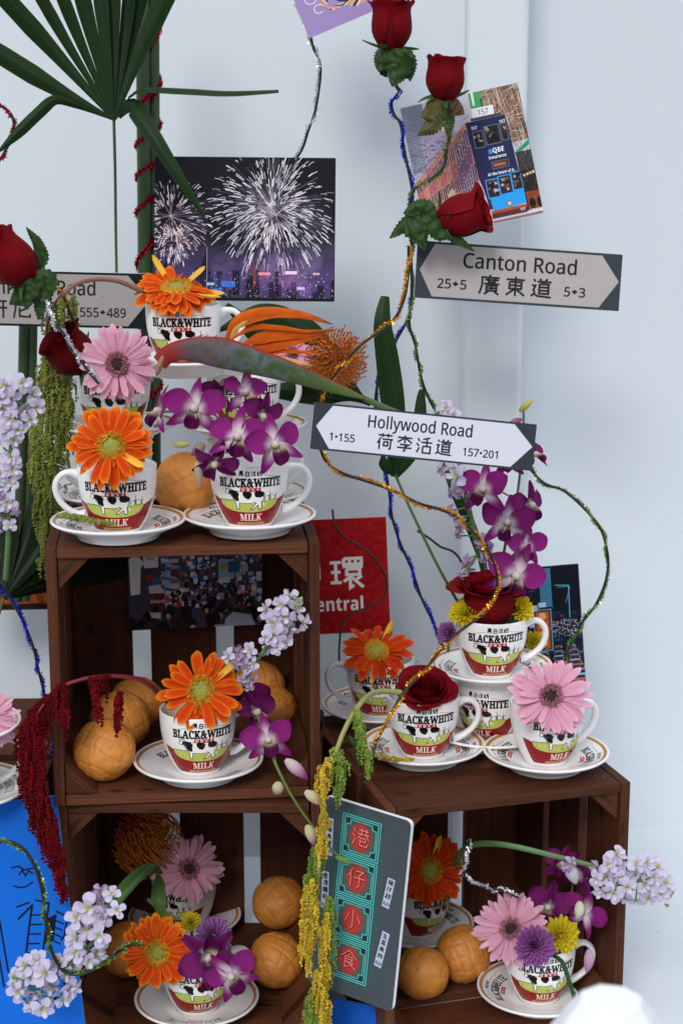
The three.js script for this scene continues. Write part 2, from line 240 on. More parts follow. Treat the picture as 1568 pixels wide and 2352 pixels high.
TEX.fireworks = canvas(1024, 800, (g, W, H) => {
  for (let j = 0; j < H; j += 4) { const t = smooth(0.5, 0.85, j / H); fill(g, rgb(lerp(15, 74, t), lerp(17, 58, t), lerp(26, 108, t)), 0, j, W, 4); }
  speckle(g, W, H, 60, (x, y, r) => { g.globalAlpha = 0.07; disc(g, '#b9a6c8', x * 0.8 + 200, 220 + y * 0.6, 30 + 60 * r); g.globalAlpha = 1; });
  const burst = (x, y, R, n, c) => { for (let i = 0; i < n; i++) { const a = rnd() * 6.283, b = R * rr(0.25, 1), e = b + R * rr(0.08, 0.2), k = 0.1 * R * (b / R) ** 2; line(g, rnd() < 0.25 ? '#ffffff' : c, rr(1.5, 5), [[x + Math.cos(a) * b, y + Math.sin(a) * b + k], [x + Math.cos(a) * (b + e) / 2, y + Math.sin(a) * (b + e) / 2 + k * 1.1], [x + Math.cos(a) * e, y + Math.sin(a) * e + k * 1.5]]); }
    for (let i = 0; i < n / 5; i++) { const a = rnd() * 6.283, e = R * rr(0.6, 1.05); g.globalAlpha = 0.55; line(g, c, 1.6, [[x, y], [x + Math.cos(a) * e, y + Math.sin(a) * e + 0.1 * e]]); g.globalAlpha = 1; } };
  for (let i = 0; i < 26; i++) { g.globalAlpha = rr(0.15, 0.32); const bx = i < 18 ? rr(520, 880) : rr(60, 190), by = i < 18 ? rr(140, 470) : rr(330, 560); for (let q = 0; q < 5; q++) disc(g, ['#8f8a9c', '#b09aae', '#746f84'][i % 3], bx + rr(-18, 18), by + rr(-14, 14), rr(8, 26), rr(8, 20)); } g.globalAlpha = 1;
  burst(660, 260, 330, 420, '#e9e2ea'); burst(690, 320, 200, 160, '#f3e6ea'); burst(90, 330, 230, 230, '#ecd9e2'); burst(120, 470, 120, 110, '#f0c8d4');
  for (let i = 0; i < 46; i++) { const x = rnd() * W, w = rr(14, 46), h = rr(20, 120) * (0.4 + Math.abs(Math.sin(i))); fill(g, rgb(22, 18, 40, 0.8), x, H - h - 20, w, h + 20); for (let k = 0; k < 6; k++) fill(g, ['#e8c7d8', '#8fc4ff', '#ffd9a8', '#c39cff'][i % 4], x + rnd() * w, H - rnd() * h, 3, 3); }
  for (const [x, y, w, h, c] of [[590, 640, 70, 16, '#ff9aa8'], [740, 632, 70, 18, '#fbe2ff'], [810, 720, 44, 16, '#cfe0ff'], [300, 700, 40, 14, '#bfe8ff'], [380, 690, 80, 34, '#3f78d8'], [330, 730, 60, 40, '#3c62b8'], [560, 600, 14, 120, '#7b4038'], [900, 640, 40, 12, '#d8b7a8']]) fill(g, c, x, y, w, h);
  for (const [x, y, r, c] of [[780, 690, 90, '#d58ad0'], [620, 660, 70, '#e08aa8'], [350, 710, 70, '#6a8ae8'], [860, 740, 60, '#b48ad8'], [690, 560, 80, '#a888c0']]) for (let q = 6; q > 0; q--) { g.globalAlpha = 0.06; disc(g, c, x, y, r * q / 6); } g.globalAlpha = 1;
  for (let i = 0; i < 260; i++) fill(g, ['#f3d4e8', '#a9c8ff', '#ffe0b0', '#8f7ad0', '#1a1430'][i % 5], rnd() * W, rr(640, 790), rr(2, 5), rr(2, 9));
  poly(g, '#17121f', [[48, 640], [66, 540], [78, 640], [84, 700], [40, 700]]); poly(g, '#17121f', [[256, 640], [292, 520], [298, 640]]); line(g, '#b8b0bf', 3, [[298, 500], [298, 790]]);
  poly(g, '#3f3a46', [[400, 790], [470, 764], [540, 790]]); fill(g, '#0b0b12', 0, H - 16, W, 16);
});
TEX.tram = canvas(1024, 1100, (g, W, H) => {
  fill(g, '#c9c6d2', 0, 0, W, H);
  fill(g, '#8d94a8', 0, 0, 190, 560); for (let i = 0; i < 22; i++) line(g, '#6d7288', 3, [[0, 30 + i * 26], [190, 10 + i * 26]]);
  fill(g, '#a9a0b6', 120, 260, 300, 420); for (let i = 0; i < 60; i++) fill(g, rgb(120 + 70 * rnd(), 100 + 60 * rnd(), 130 + 50 * rnd()), 120 + 280 * rnd(), 300 + 360 * rnd(), 30, 18);
  fill(g, '#8a6a58', 640, 0, 384, 470); for (let i = 0; i < 520; i++) { const x = 600 + 424 * rnd(), y = 520 * rnd() - 60, a = rnd() < 0.6 ? rr(1.35, 1.6) : rr(-0.9, 0.3), l = rr(60, 190); line(g, ['#d9c7b0', '#2c201c', '#9c8470', '#efe2cf', '#4a362e'][i % 5], rr(1.2, 3.6), [[x, y], [x + Math.cos(a) * l, y + Math.sin(a) * l]]); }
  fill(g, '#4ca35e', 590, 0, 110, 130); fill(g, '#e8e8f0', 612, 0, 20, 110); line(g, '#2f3138', 12, [[690, 60], [690, 230]]);
  for (let i = 0; i < 10; i++) { const x = i * 54, y = 640 - i * 42; poly(g, ['#c4706a', '#d08a7c', '#b86a72', '#c98078'][i % 4], [[x, y], [x + 54, y - 42], [x + 54, 1040], [x, 1040]]); for (let r = 0; r < 2; r++) for (let c = 0; c < 3; c++) { const wx = x + 5 + c * 16, wy = y + 30 - c * 12 + r * (150 + i * 18), wh = 70 + i * 9; fill(g, '#e6c4bc', wx - 2, wy - 3, 15, wh + 6); fill(g, ['#4a3242', '#6b4a55', '#35283a'][(i + c + r) % 3], wx, wy, 11, wh); } }
  poly(g, '#7d5a78', [[380, 560], [522, 300], [522, 1010], [380, 1020]]); for (let i = 0; i < 6; i++) for (let r = 0; r < 2; r++) { fill(g, '#d8c4d4', 386 + i * 22, 470 - i * 38 + r * 300, 17, 112 + i * 8); fill(g, '#33283e', 389 + i * 22, 475 - i * 38 + r * 300, 11, 102 + i * 8); } for (let i = 0; i < 8; i++) fill(g, '#a99cc4', 400 + (i % 2) * 46, 640 + i * 16, 38, 6);
  poly(g, '#e2bd9e', [[250, 790], [300, 740], [336, 800], [326, 910], [250, 910]]);
  g.save(); g.translate(0, 235 - 330 * 1.103); g.scale(1, 1.103);
  poly(g, '#252e54', [[520, 330], [866, 330], [900, 1010], [600, 1010], [540, 760]]); poly(g, '#3b2350', [[540, 700], [600, 700], [610, 1010], [585, 1010]]);
  fill(g, '#eeeef4', 590, 236, 190, 70); text(g, '157', 686, 274, '58px sans-serif', '#40424c'); fill(g, '#4a4650', 570, 306, 260, 22);
  text(g, '157', 585, 380, 'bold 34px sans-serif', '#eceef4'); text(g, '157', 830, 374, 'bold 34px sans-serif', '#eceef4');
  for (const [x, y, w, h] of [[566, 412, 80, 120], [668, 388, 120, 136], [808, 392, 48, 124]]) { fill(g, '#8d8a90', x - 4, y - 4, w + 8, h + 8); fill(g, '#24242a', x, y, w, h); speckle(g, w, h, 14, (a, b, r) => fill(g, r < 0.25 ? '#a39488' : r < 0.6 ? '#4a3c38' : '#15151b', x + a * 0.75, y + b * 0.75, w * 0.22, h * 0.16)); }
  disc(g, '#2f9fd8', 684, 578, 20); text(g, 'QBE', 752, 576, 'bold 52px sans-serif', '#fff'); text(g, 'Insurance', 734, 624, 'bold 32px sans-serif', '#fff');
  fill(g, '#6e6468', 670, 656, 150, 60); fill(g, '#3a2a2a', 678, 664, 134, 44); for (let i = 0; i < 6; i++) fill(g, '#d98660', 690 + i * 18, 674, 11, 24);
  text(g, 'At the heart of it.', 740, 748, 'bold 31px sans-serif', '#fff', 'center', 236);
  poly(g, '#2aa6f4', [[598, 900], [700, 900], [800, 880], [898, 776], [905, 1012], [612, 1030]]); for (const [x, y, w, h] of [[596, 790, 96, 130], [704, 780, 100, 130], [818, 770, 76, 128]]) { fill(g, '#2aa6f4', x - 8, y - 8, w + 16, h + 16); fill(g, '#33272a', x, y, w, h); speckle(g, w, h, 12, (a, b, r) => fill(g, r < 0.4 ? '#7a5a4c' : r < 0.6 ? '#b9b6ba' : '#1e171a', x + a * 0.75, y + b * 0.75, w * 0.24, h * 0.14)); }
  disc(g, '#8d7466', 756, 990, 26); disc(g, '#e3d6cb', 756, 990, 15); fill(g, '#b6523c', 590, 1020, 320, 22); fill(g, '#5b3330', 590, 1042, 320, 40); text(g, '157', 858, 1054, 'bold 28px sans-serif', '#f0e6e0');
  g.restore();
  fill(g, '#d9c9cf', 0, 1010, 590, 90); fill(g, '#8f6a6a', 590, 1082, 434, 18);
  poly(g, '#1d9a6a', [[884, 560], [1024, 470], [1024, 512], [890, 590]]); fill(g, '#3b3c3a', 890, 560, 134, 180); fill(g, '#2b231f', 900, 720, 124, 330); [...'有事用電'].forEach((c, i) => glyphs(g, c, 914 + i * 27, 750 - i * 5, 23, 0, 3.6, '#efe0ae')); fill(g, '#8e4527', 910, 900, 114, 150); disc(g, '#1c1816', 950, 1000, 26, 44); disc(g, '#1c1816', 1012, 1000, 20, 44); fill(g, '#e9e2e6', 890, 1060, 134, 14);
  for (let i = 0; i < 2600; i++) { const x = rnd() * W, y = 330 + rnd() * (H - 330); if (x > 520 && x < 900) { if (i % 3) continue; fill(g, rgb(120 * rnd(), 120 * rnd(), 150 * rnd(), 0.13), x, y, rr(3, 14), rr(2, 8)); } else fill(g, rnd() < 0.5 ? rgb(35, 20, 40, 0.3) : rgb(250, 225, 225, 0.22), x, y, rr(2, 9), rr(3, 18)); }
  for (let i = 0; i < 30; i++) line(g, rgb(60, 50, 70, 0.5), 2, [[0, rr(150, 700)], [560, rr(150, 700)]]);
});
TEX.market = canvas(1024, 700, (g, W, H) => {
  fill(g, '#484858', 0, 0, W, H); g.save(); g.translate(0, 90);
  const goods = ['#aeb4cc', '#dfe2f0', '#a04055', '#4a74b8', '#cf6a38', '#f0eef6', '#4c4d5c', '#8e626e', '#8cc0fa', '#2c2c36'];
  for (let i = 0; i < 230; i++) { const t = rnd(), x = 240 + 560 * t + rr(-20, 20), y = rr(0, 470 - 90 * t), s = lerp(64, 18, t) * rr(0.5, 1); fill(g, goods[(rnd() * 10) | 0], x, y, s, s * rr(0.6, 1.3)); }
  for (let i = 0; i < 90; i++) { const x = rr(800, 1024), y = rr(0, 420), s = rr(18, 50); fill(g, goods[(rnd() * 10) | 0], x, y, s, s * rr(0.7, 1.6)); }
  for (let i = 0; i < 9; i++) for (let k = 0; k < 11; k++) fill(g, k % 2 ? '#3a5a94' : '#a9bbd8', 250 + i * 9, k * 40 + 2 * i, 7, 20);
  for (let k = 0; k < 8; k++) { fill(g, ['#c0683f', '#d0cbcb', '#a5a2ad', '#863636'][k % 4], 320, 20 + k * 50, 62, 30); fill(g, '#22212a', 320, 50 + k * 50, 62, 6); }
  poly(g, '#ffffff', [[6, 60], [60, 20], [120, 90], [96, 130], [86, 330], [14, 340]]); poly(g, '#fbfcff', [[110, 0], [232, 0], [228, 130], [120, 132]]); text(g, 'MILD', 172, 60, 'bold 24px sans-serif', '#2a2a30'); fill(g, '#3a3a44', 150, 10, 46, 30); poly(g, '#6d2333', [[158, 330], [270, 330], [278, 480], [160, 480]]); poly(g, '#cfd4e2', [[150, 270], [240, 262], [268, 330], [158, 330]]); text(g, 'Dutch', 216, 392, 'italic bold 38px serif', '#e6dcdf'); line(g, '#dfe0e6', 7, [[110, 600], [160, 480], [210, 590]]); fill(g, '#a83a2a', 130, 190, 70, 50); fill(g, '#3b6fae', 180, 210, 60, 50);
  fill(g, '#2f68c0', 590, 0, 250, 64); for (let q = 0; q < 3; q++) for (let r = 0; r < 4; r++) fill(g, '#e8743e', 620 + q * 66 + 6 * (r % 2), 4 + r * 12, 44 - 10 * ((q + r) % 3), 6); fill(g, '#9cbede', 690, 90, 120, 150); fill(g, '#c09a3e', 700, 120, 54, 46); fill(g, '#2c6a84', 764, 104, 90, 90); fill(g, '#d8dde8', 690, 230, 90, 40);
  g.restore();
  for (let i = 0; i < 110; i++) { const f = i / 110, y = 330 + 390 * f, s = 16 + 62 * f * f, x = lerp(640, 480, f) + rr(-1, 1) * lerp(150, 620, f); disc(g, ['#1a1616', '#2c2220', '#15131a', '#3a2c27'][i % 4], x, y, s * 0.72, s); if (i % 4 === 0) disc(g, '#d8a283', x + s * 0.25, y + s * 0.4, s * 0.4, s * 0.5); if (i % 3 === 1) fill(g, ['#a6aac0', '#4b3554', '#2f606c', '#cdd0dc', '#7a2440'][i % 5], x - s, y + s, s * 2.2, s * 1.4); }
  poly(g, '#b9c1da', [[740, 640], [800, 590], [940, 620], [970, 700], [730, 700]]);
});
TEX.neon = canvas(820, 1024, (g, W, H) => {
  fill(g, '#101a2c', 0, 0, W, H); speckle(g, W, H, 900, (x, y, r) => { g.globalAlpha = rr(0.3, 0.95); fill(g, ['#16364a', '#1f5a74', '#2a1f38', '#0a0d16', '#3f8ca8', '#101a2c', '#7a3440'][(r * 7) | 0], x, y, rr(4, 40), rr(3, 26)); g.globalAlpha = 1; });
  fill(g, '#4f8fb4', 500, 20, 90, 330); for (let i = 0; i < 18; i++) fill(g, '#244c6a', 505, 30 + i * 18, 80, 6); fill(g, '#0a0f1c', 600, 0, 220, 400); line(g, '#7fd8ee', 5, [[620, 170], [730, 180], [726, 460]]); line(g, '#57b4cf', 4, [[640, 190], [740, 190], [700, 330]]);
  fill(g, '#d4b9e0', 400, 330, 70, 190); fill(g, '#b9d8f2', 480, 310, 60, 40);
  fill(g, '#5b2014', 440, 380, 130, 340); fill(g, '#c35a2a', 452, 390, 106, 320); for (let k = 0; k < 4; k++) { disc(g, '#f0a050', 505, 428 + k * 78, 34); for (let q = 0; q < 5; q++) fill(g, '#ffe9b8', 484 + 8 * (q % 2), 408 + k * 78 + q * 9, 42 - 12 * (q % 3), 4); } line(g, '#7fe0ef', 5, [[436, 376], [576, 372], [574, 724], [438, 728], [436, 376]]);
  poly(g, '#c2401f', [[60, 420], [250, 400], [250, 500], [180, 560], [60, 560]]); line(g, '#61d6d0', 6, [[270, 380], [280, 470], [210, 560], [210, 700]]); fill(g, '#d88a60', 90, 440, 70, 70);
  speckle(g, 320, 140, 170, (x, y, r) => fill(g, ['#f4e3c8', '#9fd4ec', '#ffb98a', '#d4d7ff'][(r * 4) | 0], 560 + x * 0.8, 470 + y, 8 * r + 2, 6));
  for (let k = 0; k < 8; k++) for (let i = 0; i < 4; i++) { const x = 330 + i * 120 + 20 * rnd(), y = 690 + k * 42, s = 30 + k * 8; fill(g, ['#20263a', '#3a2b38', '#542a2c', '#26384a'][(i + k) % 4], x, y, s * 2, s * 0.8); fill(g, ['#8ac2dc', '#c06e66', '#8f94a8'][(i * 2 + k) % 3], x + 6, y + 3, s * 1.6, s * 0.22); disc(g, '#ff8a5c', x + 6, y + s * 0.6, 4); disc(g, '#ffe3c0', x + s * 1.8, y + s * 0.6, 4); }
});
TEX.plaque = canvas(560, 1100, (g, W, H) => {
  for (let j = 0; j < H; j += 2) for (let i = 0; i < W; i += 14) { const d = Math.exp(-(((i - 250) / 120) ** 2)) * smooth(-40, 200, j) * (1 - smooth(900, 1080, j)), n = 8 * rnd(); fill(g, rgb(lerp(64, 50, d) + n, lerp(72, 104, d) + n, lerp(78, 96, d) + n), i, j, 14, 2); }
  speckle(g, W, H, 260, (x, y, r) => fill(g, rgb(210, 220, 225, 0.2 * r), x, y, 1.5 + 3 * r, 14 * r));
  [...'港仔小食'].forEach((ch, k) => {
    const x = 132, y = 66 + k * 238, w = 244, h = 226; const fr = (o, c, lw, cut) => { const a = o, m = cut; line(g, c, lw, [[x + a + m, y + a], [x + w - a - m, y + a], [x + w - a - m, y + a + m], [x + w - a, y + a + m], [x + w - a, y + h - a - m], [x + w - a - m, y + h - a - m], [x + w - a - m, y + h - a], [x + a + m, y + h - a], [x + a + m, y + h - a - m], [x + a, y + h - a - m], [x + a, y + a + m], [x + a + m, y + a + m], [x + a + m, y + a]]); };
    line(g, '#1f4f4c', 12, [[x, y], [x + w, y], [x + w, y + h], [x, y + h], [x, y]]); line(g, '#57d6c6', 5, [[x, y], [x + w, y], [x + w, y + h], [x, y + h], [x, y]]); line(g, '#7fe3e8', 3.5, [[x + 14, y + 12], [x + w - 14, y + 12], [x + w - 14, y + h - 12], [x + 14, y + h - 12], [x + 14, y + 12]]);
    for (const [sx, sy] of [[0, 0], [1, 0], [1, 1], [0, 1]]) poly(g, '#1d3438', [[x + (sx ? w - 22 : 22), y + (sy ? h - 20 : 20)], [x + (sx ? w - 22 : 22), y + (sy ? h - 62 : 62)], [x + (sx ? w - 62 : 62), y + (sy ? h - 20 : 20)]]);
    fr(26, '#62cfc0', 4, 26); disc(g, 'rgba(186,48,44,0.5)', x + w / 2, y + h / 2, 76, 88); disc(g, 'rgba(196,52,46,0.75)', x + w / 2, y + h / 2, 60, 74);
    glyphs(g, ch, x + w / 2 - 52, y + h / 2 - 58, 108, 0, 17, '#8a2024'); glyphs(g, ch, x + w / 2 - 54, y + h / 2 - 60, 108, 0, 6, '#e98a80');
  });
  const tagAt = (x, y, rot, s, price) => { g.save(); g.translate(x, y); g.rotate(rot); const n = [...s].length, h = n * 40 + 54; fill(g, '#39424c', -28, -4, 56, h + 8); fill(g, '#b7bdd0', -24, 0, 48, h); glyphs(g, s, -15, 10, 30, 40, 4.5, '#1c1e28', true); text(g, price, 0, h - 22, 'bold 26px sans-serif', '#1c1e28', 'center', 44); g.restore(); };
  tagAt(48, 120, -0.06, '咖喱魚蛋', '$10'); tagAt(52, 430, -0.07, '香滑腸粉', '$10'); tagAt(66, 760, -0.08, '燒賣', '$10'); tagAt(474, 350, 0.13, '碗仔翅', '$20'); tagAt(474, 660, 0.16, '生菜魚肉', '$20');
});
TEX.sketch = canvas(1024, 1300, (g, W, H) => { // blue panel with a marker drawing; its right-hand strip is what shows
  fill(g, '#0a63c9', 0, 0, W, H); speckle(g, W, H, 1500, (x, y, r) => fill(g, r < 0.5 ? 'rgba(255,255,255,0.03)' : 'rgba(0,0,40,0.04)', x, y, 3 + 9 * r, 1.5));
  g.lineCap = 'round'; g.lineJoin = 'round'; g.translate(864 - 560, 623 - 572); g.scale(0.8, 0.8); const K = '#070b14', L = (w, ...p) => line(g, K, w * 1.7, p);
  L(7, [790, 190], [770, 240], [800, 250], [840, 220]); L(6, [560, 380], [600, 370], [640, 400], [720, 395]); L(6, [600, 430], [625, 400], [640, 440], [665, 410], [690, 430]); L(6, [560, 500], [600, 515], [640, 510], [680, 490]); L(8, [800, 400], [850, 440], [860, 450]); L(7, [868, 455], [885, 470]);
  L(8, [560, 720], [660, 640], [610, 830], [580, 960], [520, 1180]); L(7, [560, 640], [640, 620]); L(7, [690, 610], [770, 640], [740, 760], [690, 960], [640, 1080]);
  for (let k = 0; k < 7; k++) L(6, [650 - k * 18, 705 + k * 62], [725 - k * 18, 712 + k * 62]);
  poly(g, K, [[742, 740], [812, 715], [770, 890], [700, 905]]); L(7, [812, 700], [880, 740], [840, 870], [820, 890]); for (let k = 0; k < 4; k++) L(6, [800 - k * 10, 760 + k * 44], [845 - k * 12, 785 + k * 44]);
  L(8, [560, 1230], [640, 1200], [720, 1200], [760, 1230], [720, 1290]); L(7, [600, 1240], [650, 1210], [640, 1270], [600, 1290]); L(7, [800, 1180], [820, 1240]); L(4, [520, 1260], [600, 1250], [590, 1295]); for (let k = 0; k < 10; k++) L(7, [60 + 40 * k, 300 + 30 * Math.sin(k)], [90 + 40 * k, 1100 - 60 * Math.cos(k * 2)]);
});
TEX.purple = canvas(512, 720, (g, W, H) => { fill(g, '#a892c8', 0, 0, W, H); speckle(g, W, H, 900, (x, y, r) => fill(g, rgb(255, 235, 255, 0.10 * r), x, y, 4, 2)); g.lineCap = 'round';
  for (let k = 0; k < 60; k++) { const a = k * 0.13, r = 90 + 30 * Math.sin(k * 0.4); line(g, ['#e9b98a', '#d99a6c', '#f3d8b0', '#30324f'][k % 4], 7, [[250 + Math.cos(a) * r, 560 + Math.sin(a) * r * 0.8], [250 + Math.cos(a + 0.5) * (r + 16), 560 + Math.sin(a + 0.5) * (r + 16) * 0.8]]); }
  disc(g, '#2f3b66', 250, 560, 60, 50); disc(g, '#d94a3a', 230, 542, 26, 20); disc(g, '#e9d04a', 268, 560, 22, 16); disc(g, '#3f9a8a', 240, 580, 24, 14); for (let k = 0; k < 24; k++) { const a = k * 0.26; line(g, '#fff0c8', 2, [[330 + Math.cos(a) * 12, 520 + Math.sin(a) * 12], [330 + Math.cos(a) * 40, 520 + Math.sin(a) * 40]]); }
  g.strokeStyle = '#eadff2'; g.lineWidth = 6; g.beginPath(); g.arc(80, 520, 30, 0, 5); g.stroke(); g.beginPath(); g.arc(100, 590, 24, 1, 6); g.stroke(); });
TEX.dark = canvas(512, 512, (g, W, H) => { fill(g, '#14161c', 0, 0, W, H); fill(g, '#1d2634', 0, 40, W, 90); fill(g, '#8a4217', 180, 372, 332, 112); for (let k = 0; k < 8; k++) line(g, '#b35c22', 10, [[200 + k * 40, 380], [220 + k * 40, 478]]); fill(g, '#241612', 0, 484, W, 28); for (let k = 0; k < 5; k++) line(g, '#a02c2c', 4, [[120 + k * 70, 300], [200 + k * 70, 120]]); });
// ---------------------------------------------------------------- wood
function woodTexture(base, dark, light, s0) {
  return canvas(1024, 512, (g, W, H) => {       // grain runs along u; one tile is 0.4 m x 0.2 m
    fill(g, base, 0, 0, W, H);
    for (let k = 0; k < 900; k++) { const y = rnd() * H, x = rnd() * W, l = rr(60, 520), a = rr(0.05, 0.3); g.globalAlpha = a; g.strokeStyle = rnd() < 0.6 ? dark : light; g.lineWidth = rr(0.6, 3.2); g.beginPath(); for (const o of [-W, 0]) { g.moveTo(x + o, y); g.bezierCurveTo(x + o + l * 0.3, y + rr(-4, 4), x + o + l * 0.6, y + rr(-4, 4), x + o + l, y); } g.stroke(); }
    for (let k = 0; k < 9; k++) { const x = rr(80, W - 80), y = rr(50, H - 50), r = rr(6, 15); for (let q = 6; q > 0; q--) { g.globalAlpha = 0.16; disc(g, q < 4 ? '#170a05' : dark, x, y, r * (0.5 + q * 0.32), r * (0.3 + q * 0.17)); } }
    g.globalAlpha = 0.05; for (let k = 0; k < 160; k++) disc(g, rnd() < 0.5 ? light : dark, rnd() * W, rnd() * H, rr(10, 90), rr(5, 26)); g.globalAlpha = 1;
    for (let k = 0; k < 70; k++) { g.globalAlpha = rr(0.1, 0.45); line(g, '#b98b6a', rr(0.7, 1.6), [[rnd() * W, rnd() * H], [rnd() * W * 0.02 + rnd() * W, rnd() * H]].map((p, i, a) => i ? [a[0][0] + rr(-26, 26), a[0][1] + rr(-8, 8)] : p)); } g.globalAlpha = 1;
  });
}
const woodMats = [['#552e1b', '#261007', '#82502f'], ['#4b2716', '#210c05', '#744428'], ['#5f3621', '#2b1309', '#8d5937']].map(([a, b, c]) => {
  const t = woodTexture(a, b, c); t.wrapS = t.wrapT = THREE.RepeatWrapping; return phys({ map: t, roughness: 0.66, specularIntensity: 0.4, bumpMap: t, bumpScale: 0.0016 });
});
// ---------------------------------------------------------------- the setting: white panelled corner and plinth
const wallTex = canvas(1024, 1024, (c, W, H) => { fill(c, '#fcfcfc', 0, 0, W, H);
  for (let i = 0; i < 5000; i++) fill(c, rgb(246 + 9 * rnd(), 246 + 9 * rnd(), 247 + 8 * rnd(), 0.3), rnd() * W, rnd() * H, 2 + 5 * rnd(), 2 + 5 * rnd());
  for (let i = 0; i < 16; i++) disc(c, rgb(130, 125, 115, rr(0.2, 0.5)), rnd() * W, rnd() * H, rr(0.7, 1.6)); });
wallTex.wrapS = wallTex.wrapT = THREE.RepeatWrapping;
const paintMat = std({ color: lin(0.68, 0.745, 0.785), map: wallTex, roughness: 0.5 });
const slabUV = (g, k = 0.9) => { const p = g.attributes.position, u = g.attributes.uv; for (let i = 0; i < p.count; i++) u.setXY(i, (p.getX(i) + p.getZ(i)) * k, p.getY(i) * k); return g; };
const floorMat = paintMat;
const FL = -0.012;
{ const g = new THREE.BoxGeometry(5, 0.6, 1.3); const p = g.attributes.position, u = g.attributes.uv; for (let i = 0; i < p.count; i++) u.setXY(i, p.getX(i), p.getZ(i)); const f = struct('plinth_floor', g, floorMat); f.position.set(0, FL - 0.3, -1.45 - 0.65); }
struct('ground', new THREE.PlaneGeometry(40, 40).rotateX(-Math.PI / 2), std({ color: lin(0.11, 0.11, 0.115), roughness: 0.9 })).position.y = FL - 0.602;
{ const w = struct('wall_left', slabUV(new THREE.BoxGeometry(3.2, 3.0, 0.08)), paintMat); w.position.set(0.165 - 1.6, 1.48, -2.42 - 0.04); }
{ const w = struct('corner_post', slabUV(new RoundedBoxGeometry(0.082, 3.0, 0.16, 4, 0.008)), paintMat); w.position.set(0.206, 1.48, -2.375 - 0.08); }
{ const a = 17 * Math.PI / 180, w = struct('wall_right', slabUV(new THREE.BoxGeometry(2.6, 3.0, 0.08)), paintMat); w.rotation.y = a; const d = V(Math.cos(a), 0, -Math.sin(a)), n = V(Math.sin(a), 0, Math.cos(a)); w.position.copy(V(0.226, 1.48, -2.455)).addScaledVector(d, 1.3).addScaledVector(n, -0.04); }

// ---------------------------------------------------------------- crates
function boardGeo(sx, sy, sz, axis) { // chamfered board, grain along the axis, texture in metres
  const g = new RoundedBoxGeometry(sx, sy, sz, 1, 0.0016), p = g.attributes.position, n = g.attributes.normal, u = g.attributes.uv, ou = rnd() * 5, ov = rnd() * 5;
  for (let i = 0; i < p.count; i++) {
    const c = [p.getX(i), p.getY(i), p.getZ(i)], m = [Math.abs(n.getX(i)), Math.abs(n.getY(i)), Math.abs(n.getZ(i))], k = m.indexOf(Math.max(...m)), o = [0, 1, 2].filter((q) => q !== axis);
    const other = k === axis ? o : o.filter((q) => q !== k); u.setXY(i, (k === axis ? c[o[0]] * 0.2 : c[axis]) / 0.4 + ou, (k === axis ? c[o[1]] : c[other[0]]) / 0.2 + ov);
  }
  return g;
}
const nailGeo = new THREE.CylinderGeometry(0.0016, 0.0016, 0.0006, 10), nailMat = std({ color: lin(0.12, 0.1, 0.09), metalness: 0.6, roughness: 0.5 });
function crate(label, pos, yaw, roll, o = {}) {
  const W = 0.3, H = o.h ?? 0.3, D = o.depth ?? 0.33, T = 0.012, t = thing('wooden_crate', label, 'crate', 'stained slatted wooden crates', pos);
  t.rotation.set(0, yaw, roll, 'YXZ');
  const wood = () => woodMats[(rnd() * 3) | 0];
  const put = (name, sx, sy, sz, ax, x, y, z) => { const m = part(name, boardGeo(sx, sy, sz, ax), wood(), t); m.position.set(x + rr(-0.0008, 0.0008), y, z); m.rotation.set(0, 0, 0); return m; };
  const bw = (D - T - 0.04) / 3, zs = [0, 1, 2].map((k) => -(bw / 2 + k * (bw + 0.02)));
  for (const z of zs) { // top and bottom boards run across, side boards stand upright
    const e = rr(-0.001, 0.001);
    put('top_slat', W - 2 * T - 0.001, T, bw, 0, 0, H - T / 2 - 0.0005, z + e); put('bottom_slat', W - 2 * T - 0.001, T, bw, 0, 0, T / 2 + 0.0005, z + e);
    put('side_slat', T, H, bw, 1, -W / 2 + T / 2, H / 2, z); put('side_slat', T, H, bw, 1, W / 2 - T / 2, H / 2, z);
  }
  for (const z of zs) for (const dzz of [-bw * 0.28, bw * 0.28]) for (const sx of [-1, 1]) { const m = part('nail', nailGeo, nailMat, t); m.position.set(sx * (W / 2 - T - 0.012 + rr(-0.002, 0.002)), H + 0.0001, z + dzz + rr(-0.003, 0.003)); const q = part('nail', nailGeo, nailMat, t); q.rotation.z = -sx * Math.PI / 2; q.position.set(sx * (W / 2 + 0.0001), H - 0.02 + rr(-0.003, 0.003), z + dzz); }
  const cw = (W - 0.046) / 3; for (let k = -1; k <= 1; k++) put('back_slat', cw, H - 0.002, T, 1, k * (cw + 0.023), H / 2, -D + T / 2);
  const s = 0.034, sh = new THREE.Shape([new THREE.Vector2(0, 0), new THREE.Vector2(s, 0), new THREE.Vector2(0, s)]);
  for (const [x, y, r] of [[-1, 0, 0], [1, 0, 1], [1, 1, 2], [-1, 1, 3]]) {
    const g = new THREE.ExtrudeGeometry(sh, { depth: D - T - 0.008, bevelEnabled: true, bevelThickness: 0.001, bevelSize: 0.0008, bevelSegments: 1 }), u = g.attributes.uv, p = g.attributes.position; for (let i = 0; i < p.count; i++) u.setXY(i, p.getZ(i) / 0.4 + p.getX(i), (p.getY(i) + p.getX(i)) / 0.2);
    const m = part('corner_post', g, wood(), t); m.rotation.z = r * Math.PI / 2; m.position.set(x * (W / 2 - T - 0.001), y ? H - T - 0.0015 : T + 0.0015, -D + T + 0.002);
  }
  return t;
}
const XL = -0.1735, LOWY = FL + 0.0128;
const crateTop = crate('upper brown wooden crate holding a street market postcard, stacked on another crate', V(XL, 0.3004, -1.86), 0.1, 0);
const crateLow = crate('lower brown wooden crate with a pincushion flower inside, carrying another crate', V(XL, FL, -1.857), 0.0, 0, { h: 0.312 });
